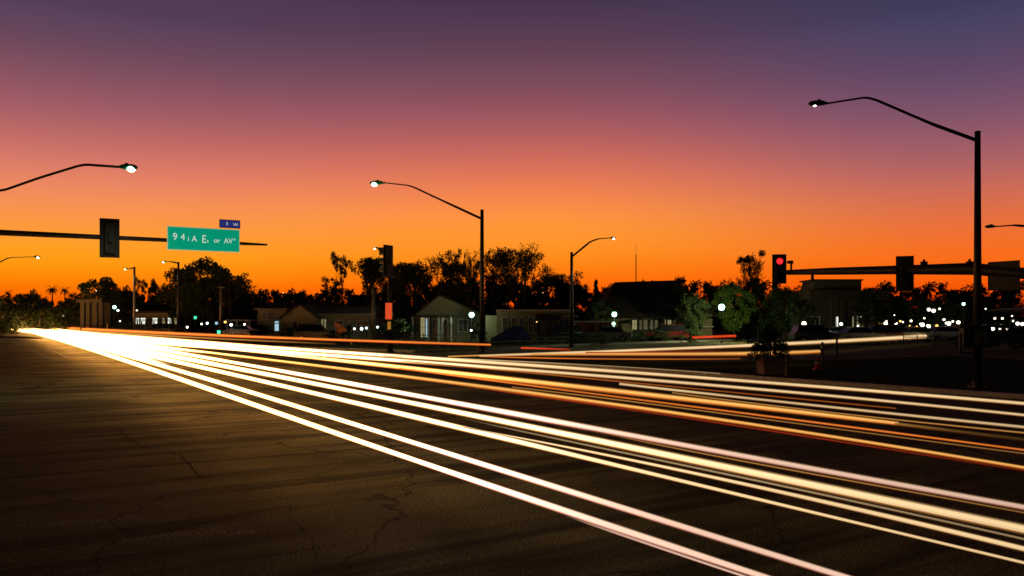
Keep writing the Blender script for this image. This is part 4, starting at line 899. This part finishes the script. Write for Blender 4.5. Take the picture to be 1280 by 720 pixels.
far = [(c1, 1018, 80, 'dark tall car parked at the columns of the commercial building'), (c1, 1122, 84, 'dark tall car parked between the red and the white car'), (c2, 1176, 86, 'silver car parked right of the white car'), (c3, 1196, 90, 'red tall car parked next to the right pole'), (c1, 1250, 84, 'dark tall car parked right of the box on the pole'), (c2, 1280, 90, 'silver car parked at the right edge'), (c4, 1046, 86, 'white car parked behind the columns'), (c2, 760, 84, 'silver car parked by the brick wall'), (c3, 832, 88, 'red tall car parked before the lit window row'),
       (c1, 200, 122, 'dark car parked before the lit shop row'), (c2, 300, 112, 'silver car parked in the carport'), (c1, 700, 80, 'dark tall car parked beside the navy canopy')]
for src, x, Z, lab in far: dup(src, (X(x, Z), Z, .12), lab, rz=R(3 if (x // 2) % 2 else 181))
tl = make_car(M['carA'], 'far car with glowing red tail lights waiting on the road', (X(46, 165), 165, 0), TH + R(90), .3, 'rear'); tl['group'] = 'cars waiting far down the road'; remember(tl)
dup(tl, (X(50, 172), 172, 0), 'second far car with red tail lights, just behind the first', rz=TH + R(90))
dup(tl, (X(4, 200), 200, 0), 'far car with red tail lights at the left edge of the road', rz=TH + R(90))

rng = random.Random(8)
for k in range(26):
    x = 1062 + k * 5.2 + rng.uniform(-1.5, 1.5) if k < 20 else 1236 + (k - 20) * 7.5
    w2 = rng.uniform(.05, .12)
    globe_lamp(x, 404 + rng.random() * 7 if k % 3 else 396 + rng.random() * 6, 90 + rng.random() * 10, 'tiny lamp, %s of the string of lights above the parked cars' % ORD[k], w2, rng.choice(('lampw', 'lampw', 'lampy', 'lampc')), group='string of tiny lights above the parked cars')

# ------------------------------------------------------------------ trees and shrubs
def crown_mesh(name, clusters, n_leaf, size, m_, seed):
    """clusters: (centre, radius, squash); leaf-sized faces scattered through each"""
    rg = random.Random(seed); v, f = [], []
    for c, r, sq in clusters:
        for _ in range(n_leaf):
            d = Vector((rg.gauss(0, 1), rg.gauss(0, 1), rg.gauss(0, 1))).normalized() * (r * rg.random() ** .45)
            p = c + Vector((d.x, d.y, d.z * sq)); s = size * (.5 + rg.random())
            a = Vector((rg.gauss(0, 1), rg.gauss(0, 1), rg.gauss(0, 1))).normalized(); b = a.orthogonal().normalized()
            i = len(v)
            v += [tuple(p + a * s), tuple(p + b * s * .45), tuple(p - a * s * .8), tuple(p - b * s * .45)]; f.append((i, i+1, i+2, i+3))
    me = bpy.data.meshes.new(name); me.from_pydata(v, [], f); me.materials.append(m_); return me
def limbs(mb, rg, p, d, ln, r, depth, tips, m_, spread=.55, n3=5, up=.12):
    q = p + d * ln * .5 + Vector((rg.gauss(0, .04), rg.gauss(0, .04), 0)) * ln; e = p + d * ln
    r = max(r, .0022); mb.tube([p, q, e], [r, r * .82, r * .62], m_, n3, cap=False)
    tips.append(e)
    if depth == 0: return
    for _ in range(rg.choice((2, 3, 3))):
        nd = (d + Vector((rg.gauss(0, spread), rg.gauss(0, spread), rg.gauss(0, spread * .6) + up))).normalized()
        limbs(mb, rg, e.lerp(q, rg.random() * .5), nd, ln * (.62 + .25 * rg.random()), r * .55, depth - 1, tips, m_, spread, max(3, n3 - 1), up)
def tree_unit(kind, seed):
    """returns (trunk mesh builder, crown mesh); unit tree of height 1 with crown about `wd` wide"""
    rg = random.Random(seed); mb = MB(); tips = []
    if kind == 'round':
        limbs(mb, rg, Vector((0, 0, 0)), Vector((0, 0, 1)), .3, .028, 3, tips, M['bark'], .6, 6)
        cl = []
        for _ in range(60):
            th = rg.random() * 6.28; z = rg.random(); rr_ = .42 * math.sqrt(max(.02, 1 - (2 * z - 1) ** 2)) * rg.random() ** .4
            cl.append((Vector((math.cos(th) * rr_, math.sin(th) * rr_, .20 + z * .70)), .06 + .08 * rg.random(), .8))
        cm_ = crown_mesh('crown', cl, 120, .022, M['leaf'], seed)
    elif kind == 'mass':
        mb.tube([(0, 0, 0), (.01, 0, .4), (0, .01, .8)], [.03, .02, .006], M['bark'], 6)
        cl = []
        for _ in range(70):
            th = rg.random() * 6.28; z = rg.random(); rr_ = .5 * (1 - max(0, z - .45) ** 2 * 2.2) * rg.random() ** .5
            cl.append((Vector((math.cos(th) * rr_, math.sin(th) * rr_ * .6, .03 + z * .88)), .07 + .07 * rg.random(), .9))
        cm_ = crown_mesh('crown', cl, 60, .036, M['leaf'], seed)
    elif kind == 'clumpy':
        limbs(mb, rg, Vector((0, 0, 0)), Vector((0, 0, 1)), .34, .026, 4, tips, M['bark'], .55, 6)
        cl = [(p + Vector((rg.gauss(0, .02), rg.gauss(0, .02), 0)), .045 + .05 * rg.random(), .8) for p in tips if p.z > .3]
        rg.shuffle(cl); cm_ = crown_mesh('crown', cl[:150], 46, .018, M['leaf2'], seed)
    elif kind == 'gum':
        limbs(mb, rg, Vector((0, 0, 0)), Vector((0, 0, 1)), .45, .02, 3, tips, M['bark'], .32, 6, .35)
        cl = [(p, .03 + .035 * rg.random(), 1.1) for p in tips if p.z > .4]
        cm_ = crown_mesh('crown', cl[:60], 70, .014, M['leaf2'], seed)
    elif kind == 'bare':
        limbs(mb, rg, Vector((0, 0, 0)), Vector((0, 0, 1)), .26, .024, 6, tips, M['bark'], .42, 6, .14)
        cl = [(p, .02, 1) for p in tips if p.z > .4]; rg.shuffle(cl)
        cm_ = crown_mesh('crown', cl[:400], 7 if seed % 2 else 2, .010, M['leaf2'], seed)
    elif kind == 'spire':
        mb.tube([(0, 0, 0), (0, 0, .5), (0, 0, .98)], [.02, .014, .004], M['bark'], 6)
        cl = []
        for k in range(40):
            z = .06 + .9 * k / 40; rr_ = .17 * (1 - z) + .015
            for _ in range(3): th = rg.random() * 6.28; cl.append((Vector((math.cos(th) * rr_ * .6, math.sin(th) * rr_ * .6, z)), rr_ * .55 + .01, .6))
        cm_ = crown_mesh('crown', cl, 40, .014, M['leaf'], seed)
    elif kind == 'palm':
        pts = [Vector((math.sin(k * .4) * .012, 0, k * .11)) for k in range(9)]; mb.tube(pts, [.018 - .001 * k for k in range(9)], M['bark'], 7)
        v, f = [], []; top = pts[-1]
        for k in range(34):
            th = rg.random() * 6.28; e0 = rg.uniform(-.7, 1.2); ln = .15; prev = top; dd = Vector((math.cos(th) * math.cos(e0), math.sin(th) * math.cos(e0), math.sin(e0)))
            for j in range(5):
                dd = (dd + Vector((0, 0, -.28))).normalized(); nx = prev + dd * ln / 5; sd_ = dd.cross(Vector((0, 0, 1))).normalized() * (.022 * (1 - j / 6))
                i = len(v); v += [tuple(prev - sd_), tuple(prev + sd_ * .2 + Vector((0, 0, .006))), tuple(nx - sd_ * .6 - Vector((0, 0, .012)))]; f.append((i, i+1, i+2))
                i = len(v); v += [tuple(prev + sd_), tuple(prev - sd_ * .2 + Vector((0, 0, .006))), tuple(nx + sd_ * .6 - Vector((0, 0, .012)))]; f.append((i, i+1, i+2))
                prev = nx
        cm_ = bpy.data.meshes.new('crown'); cm_.from_pydata(v, [], f); cm_.materials.append(M['leaf'])
    elif kind == 'bush':
        for _ in range(7):
            d = Vector((rg.gauss(0, .5), rg.gauss(0, .5), 1)).normalized(); mb.tube([(0, 0, 0), d * .25, d * .6], [.03, .02, .008], M['bark'], 5)
        cl = []
        for _ in range(44):
            th = rg.random() * 6.28; z = rg.random() ** .8; rr_ = .5 * math.sqrt(max(.05, 1 - z * z)) * rg.random() ** .5
            cl.append((Vector((math.cos(th) * rr_, math.sin(th) * rr_, .1 + z * .75)), .09 + .07 * rg.random(), .8))
        cm_ = crown_mesh('crown', cl, 70, .028, M['leaf'], seed)
    return mb, cm_
UNIT = {}
def tree(name, kind, x, ytop, wpx, Z, label, group=None, var=0, leaf=None, cat=None, z0=.1):
    key = (kind, var, leaf)
    if key not in UNIT:
        mb, cm_ = tree_unit(kind, 11 + var * 7 + len(kind))
        me = bpy.data.meshes.new('trunk'); me.from_pydata(mb.v, [], mb.f)
        for q in mb.mats: me.materials.append(q)
        if leaf: cm_.materials.clear(); cm_.materials.append(M[leaf])
        zt = max(v.co.z for v in cm_.vertices); xs = [v.co.x for v in cm_.vertices]; xs.sort(); k = len(xs) // 60
        UNIT[key] = (me, cm_, zt, xs[-1-k] - xs[k])
    me, cm_, zt, wd = UNIT[key]
    h = H(ytop, Z) - z0; sz = h / zt; sx = wpx * Z / F / wd
    t = thing(name, (X(x, Z), Z, z0), label, cat or 'tree', group, rz=0)
    for n_, q in (('trunk', me), ('crown', cm_)):
        o = bpy.data.objects.new(n_, q); col.objects.link(o); o.parent = t; o.scale = (sx, sx, sz)
    return t
T = tree
# named silhouettes
T('broadleaf_tree', 'round', 258, 319, 66, 125, 'big spreading dark tree under the green sign', var=6)
T('broadleaf_tree', 'clumpy', 232, 330, 44, 127, 'left half of the tree group under the green sign, lower than the big tree', var=8)
T('broadleaf_tree', 'clumpy', 285, 340, 34, 128, 'ragged right shoulder tree of the big one under the green sign', var=2)
T('domed_tree', 'round', 127, 345, 50, 135, 'dark tree clipped to a smooth dome behind the pavilion')
T('gum_tree', 'gum', 428, 313, 26, 120, 'slim tall tree with clumped top above the long wing', var=1)
T('gum_tree', 'gum', 414, 345, 18, 122, 'short thin tree at the left foot of the slim tall one', var=2)
T('sparse_tree', 'clumpy', 458, 319, 44, 120, 'airy tree with sky showing through between slim tree and signal post', var=3)
T('sparse_tree', 'gum', 500, 327, 40, 118, 'airy tree just right of the corner signal post', var=3)
T('broadleaf_tree', 'clumpy', 528, 324, 50, 112, 'dense bushy tree behind the left slope of the broad gable', var=4)
T('broadleaf_tree', 'gum', 562, 311, 30, 112, 'rounded upright tree left of the tall middle lamp', var=4)
T('broadleaf_tree', 'clumpy', 581, 309, 36, 110, 'tall dark tree touching the pole of the middle lamp', var=5)
T('bare_tree', 'bare', 641, 301, 84, 108, 'leafless fan shaped tree with fine twigs right of the middle lamp', var=1)
T('bare_tree', 'bare', 655, 306, 56, 109, 'second leafless tree, leaning right behind the fan shaped one', var=3)
T('bare_tree', 'bare', 628, 304, 50, 110, 'third leafless tree, left of the fan shaped one', var=4)
T('bare_tree', 'bare', 618, 312, 46, 112, 'leafless twiggy tree close behind the middle lamp pole', var=2)
T('broadleaf_tree', 'clumpy', 700, 338, 44, 115, 'dark tree behind the shorter lamp post', var=6)
T('sparse_tree', 'gum', 940, 313, 26, 110, 'small feathery tree left of the red signal', var=5)
T('bare_tree', 'bare', 548, 318, 52, 110, 'fine twigged tree behind the peak of the broad gable', var=5)
T('bare_tree', 'bare', 508, 324, 44, 116, 'fine twigged tree right of the corner signal post', var=6)
T('bare_tree', 'bare', 592, 309, 44, 109, 'fine twigged tree behind the tall middle lamp pole, on its left', var=7)
T('bare_tree', 'bare', 462, 321, 46, 119, 'fine twigged tree left of the corner signal post', var=8)
T('bare_tree', 'bare', 690, 337, 50, 112, 'low twiggy tree left of the shorter lamp post', var=4)
T('bare_tree', 'bare', 288, 340, 48, 124, 'twiggy tree at the right foot of the big tree under the sign', var=2)
T('bare_tree', 'bare', 938, 316, 34, 109, 'twiggy tree mixed with the feathery one left of the red signal', var=3)
T('conifer', 'spire', 745, 349, 14, 130, 'pointed conifer left of the hipped roof', var=1)
T('conifer', 'spire', 778, 353, 12, 130, 'thin conifer right of the pointed one', var=2)
T('palm_tree', 'palm', 65, 356, 14, 190, 'largest far palm tree above the left treeline', var=1)
T('palm_tree', 'palm', 81, 358, 11, 200, 'far palm right of the largest one', var=2)
T('palm_tree', 'palm', 89, 364, 8, 210, 'small far palm nearest to the domed tree', var=1)
T('palm_tree', 'palm', 10, 362, 9, 220, 'far palm closest to the left edge', var=2)
T('small_tree', 'gum', 178, 345, 16, 150, 'small clumped tree left of the big tree under the sign', var=1)
T('small_tree', 'round', 192, 346, 15, 150, 'small clumped tree closest to the big tree under the sign', var=2)
# the dark row along the horizon
ROW = [(-8, 366, 30), (14, 369, 26), (36, 361, 30), (58, 371, 26), (84, 372, 30), (104, 366, 26), (152, 356, 32), (172, 362, 28), (196, 364, 26), (216, 354, 30), (238, 346, 30), (300, 366, 30), (318, 366, 24), (336, 361, 30), (358, 360, 34), (382, 362, 34), (404, 361, 28), (428, 360, 34), (450, 362, 30), (472, 358, 32), (492, 348, 32), (512, 338, 34), (545, 350, 34), (566, 346, 34), (586, 345, 34), (604, 349, 30), (624, 346, 34), (646, 344, 36), (668, 350, 34), (690, 345, 34), (712, 348, 34), (734, 359, 34), (756, 358, 34), (774, 354, 34), (796, 349, 34), (822, 350, 34), (848, 345, 34), (876, 350, 34), (898, 349, 30), (918, 350, 34), (942, 344, 30), (962, 350, 36), (990, 356, 36), (1014, 362, 32), (1040, 364, 36), (1070, 364, 34), (1094, 352, 30), (1114, 350, 34), (1142, 358, 38), (1170, 352, 36), (1200, 355, 40), (1228, 352, 36), (1254, 356, 36), (1284, 350, 44)]
def spot(x):
    for a, n_ in ((100, 'at the far left'), (225, 'behind the pavilion and shop row'), (330, 'under and right of the green sign'), (480, 'behind the gabled house with the long wing'), (610, 'behind the broad gable'), (725, 'behind the flat roofed building'), (880, 'behind the hipped roof'), (1000, 'above the lamp lit bushes'), (1110, 'behind the commercial building'), (1400, 'behind the right pole and mast')):
        if x < a: return n_
cnt = {}
for i, (x, y, w2) in enumerate(ROW):
    k = cnt.get(spot(x), 0); cnt[spot(x)] = k + 1
    T('background_tree', 'mass', x, y - 1, w2 * 1.25, 140 + (i * 37) % 22, ORD[k] + ' from left of the dark trees ' + spot(x), 'dark trees ' + spot(x), var=i % 4)
cnt = {}
for i in range(48):
    x = -15 + i * 28 + (i * 13) % 9
    k = cnt.get(spot(x), 0); cnt[spot(x)] = k + 1
    T('background_shrub', 'bush', x, 377 + (i * 29) % 7, 46, 134 + (i * 11) % 5, ORD[k] + ' from left of the dark shrubs ' + spot(x), 'dark shrubs ' + spot(x), var=i % 3, cat='shrub')
# lamp-lit greenery on the right
LIT = [(866, 366, 34, 90, 'leaf'), (750, 376, 26, 92, 'leaf'), (1002, 372, 30, 86, 'leaf'), (1088, 366, 34, 86, 'leaf'), (872, 372, 34, 100, 'lit_leaf'), (918, 354, 44, 94, 'lit_leaf'), (948, 360, 38, 96, 'leaf'), (980, 357, 40, 94, 'leaf'), (1110, 374, 46, 100, 'leaf'), (1140, 372, 50, 100, 'lit_leaf'), (1176, 371, 46, 98, 'lit_leaf'), (1206, 366, 40, 100, 'leaf'), (1240, 372, 50, 100, 'leaf'), (1078, 375, 34, 104, 'leaf')]
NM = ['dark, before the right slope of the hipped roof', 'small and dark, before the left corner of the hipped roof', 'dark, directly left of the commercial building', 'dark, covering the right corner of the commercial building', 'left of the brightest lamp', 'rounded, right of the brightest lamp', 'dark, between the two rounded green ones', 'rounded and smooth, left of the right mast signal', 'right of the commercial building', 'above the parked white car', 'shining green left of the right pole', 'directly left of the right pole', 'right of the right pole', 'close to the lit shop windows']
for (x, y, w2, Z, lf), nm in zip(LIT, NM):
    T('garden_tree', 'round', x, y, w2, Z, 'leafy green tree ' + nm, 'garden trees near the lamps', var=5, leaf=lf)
BUSH = [(935, 403, 26, 74, 'dark ball shaped bush left of the planter'), (860, 411, 34, 88, 'low bush right of the lit window row'), (826, 412, 28, 86, 'dark low bush before the lit windows'), (800, 413, 26, 86, 'dark low bush left before the lit windows'), (778, 414, 22, 84, 'bush beside the bright cool lamp'), (1010, 413, 40, 80, 'low hedge bush right of the planter'), (600, 402, 18, 82, 'bush at the corner lamp of the broad gable'), (505, 402, 30, 84, 'bush left of the lit porch'), (492, 392, 34, 90, 'tall bush behind the corner signal post'), (435, 405, 12, 90, 'narrow bush before the long wing'), (420, 412, 22, 90, 'low bush under the orange leaves'), (326, 405, 22, 108, 'bush left of the small house'), (1265, 408, 60, 62, 'broad low bush at the right edge'), (1226, 413, 46, 66, 'low bush right behind the box on the pole'), (730, 415, 36, 78, 'low bush before the brick wall'), (752, 417, 30, 76, 'second low bush before the brick wall'), (150, 404, 26, 118, 'bush left of the shop row'), (362, 408, 18, 95, 'bush at the left corner of the gabled house')]
for i, (x, y, w2, Z, lab) in enumerate(BUSH): T('garden_bush', 'bush', x, y, w2, Z, lab, 'garden bushes', var=i % 3, cat='bush')
M['orange_leaf'] = mat('glowing_autumn_leaf', (.45, .12, .02), .7, var=.3, emit=(.6, .14, .02), es=.12)  # orange leaves with a faint glow put into the material
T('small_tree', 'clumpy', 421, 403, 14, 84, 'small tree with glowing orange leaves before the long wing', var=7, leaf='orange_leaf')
T('broadleaf_tree', 'round', 272, 344, 70, 130, 'dark lower crown filling in beneath the big spreading tree', var=3)
T('broadleaf_tree', 'round', 236, 346, 40, 131, 'low dark crown at the left foot of the big spreading tree', var=2)
# planting of the planter box
t = tree('planter_shrub', 'mass', 963, 412, 32, 32.4, 'dark leafy shrub growing in the square planter', var=5, cat='shrub', z0=.78)
for (x, y, w2, nm) in ((946, 428, 20, 'left'), (981, 428, 18, 'right')):
    T('planter_plant', 'bush', x, y, w2, 32.3, 'drooping plant on the %s side of the planter shrub' % nm, var=6 if nm == 'left' else 7, cat='plant', z0=.62)
# picket fence and bollards before the houses
def fence(xa, xb, Z, h, label, step=.5, m_='white', sz=.07):
    t = thing('picket_fence', (X(xa, Z), Z, .12), label, 'fence'); ln = X(xb, Z) - X(xa, Z); k = int(ln / step); pm = None
    for i in range(k + 1):
        if pm is None: pm = MB().box((0, 0, h / 2), (sz, .04, h), M[m_]).build('picket', t)
        else: pc = pm.copy(); col.objects.link(pc); pc.parent = t; pc.location.x = i * step
    m = MB(); m.box((ln/2, .05, h*.8), (ln, .05, .07), M[m_]); m.box((ln/2, .05, h*.3), (ln, .05, .07), M[m_]); m.build('rails', t)
fence(555, 572, 80, 1.9, 'tall white picket panel before the broad gabled house', .28, sz=.16)
fence(505, 554, 79, .9, 'low dark fence along the front of the broad gabled house', .6, 'grey')
fence(168, 232, 104, 1.4, 'row of grey posts in place of light streaks along the lit shop row', .7, 'grey')  # pale upright streaks of light, built as a row of grey posts
fence(606, 712, 78, .7, 'low fence before the flat roofed building', .8, 'grey')
fence(1060, 1200, 74, .8, 'low rail fence in front of the parked cars', 1.2, 'steel')
for x, yt, Z, lab in ((439, 423, 70, 'slim yellow reflector post in the grass by the road'), (134, 405, 110, 'bent pale post at the edge of the far road'), (597, 430, 66, 'pale short post near the foot of the middle lamp'), (562, 430, 70, 'short pale post below the white picket panel')):
    t = thing('reflector_post', (X(x, Z), Z, .05), lab, 'post', 'short pale posts by the far kerb'); h = H(yt, Z)
    m = MB(); m.box((0, 0, h/2), (.1, .05, h), mat('post_yellow', (.6, .5, .2), .5)); m.build('post', t); m = MB(); m.box((0, -.03, h - .15), (.08, .02, .16), M['cone']); m.build('reflector', t)
# grass on the verge
rg = random.Random(3); v, f = [], []
for _ in range(9000):
    x = rg.uniform(180, 940); y = rg.uniform(428, 440); p = G(x, y, .12)
    if p.y < 60: continue
    q = None
    Zf = np.interp(x, [0, 300, 520, 610, 700, 860, 980, 1190], [G(0, a).y for a in (421.5, 433, 441, 438, 433, 427.5, 424.5, 416.5)])
    if p.y < Zf + 2.8: p.y = Zf + 2.8 + rg.random() * 14; p.x = (x - 640) / F * p.y
    a = rg.random() * 6.28; s_ = .05; h = .1 + rg.random() * .16; i = len(v)
    v += [(p.x - s_*math.cos(a), p.y - s_*math.sin(a), .11), (p.x + s_*math.cos(a), p.y + s_*math.sin(a), .11), (p.x + rg.gauss(0, .05), p.y + rg.gauss(0, .05), .12 + h)]; f.append((i, i+1, i+2))
me = bpy.data.meshes.new('grass'); me.from_pydata(v, [], f); me.materials.append(M['grass']); o = bpy.data.objects.new('grass', me); col.objects.link(o)
tag(o, 'short dry grass on the verge before the houses', 'grass', kind='stuff')
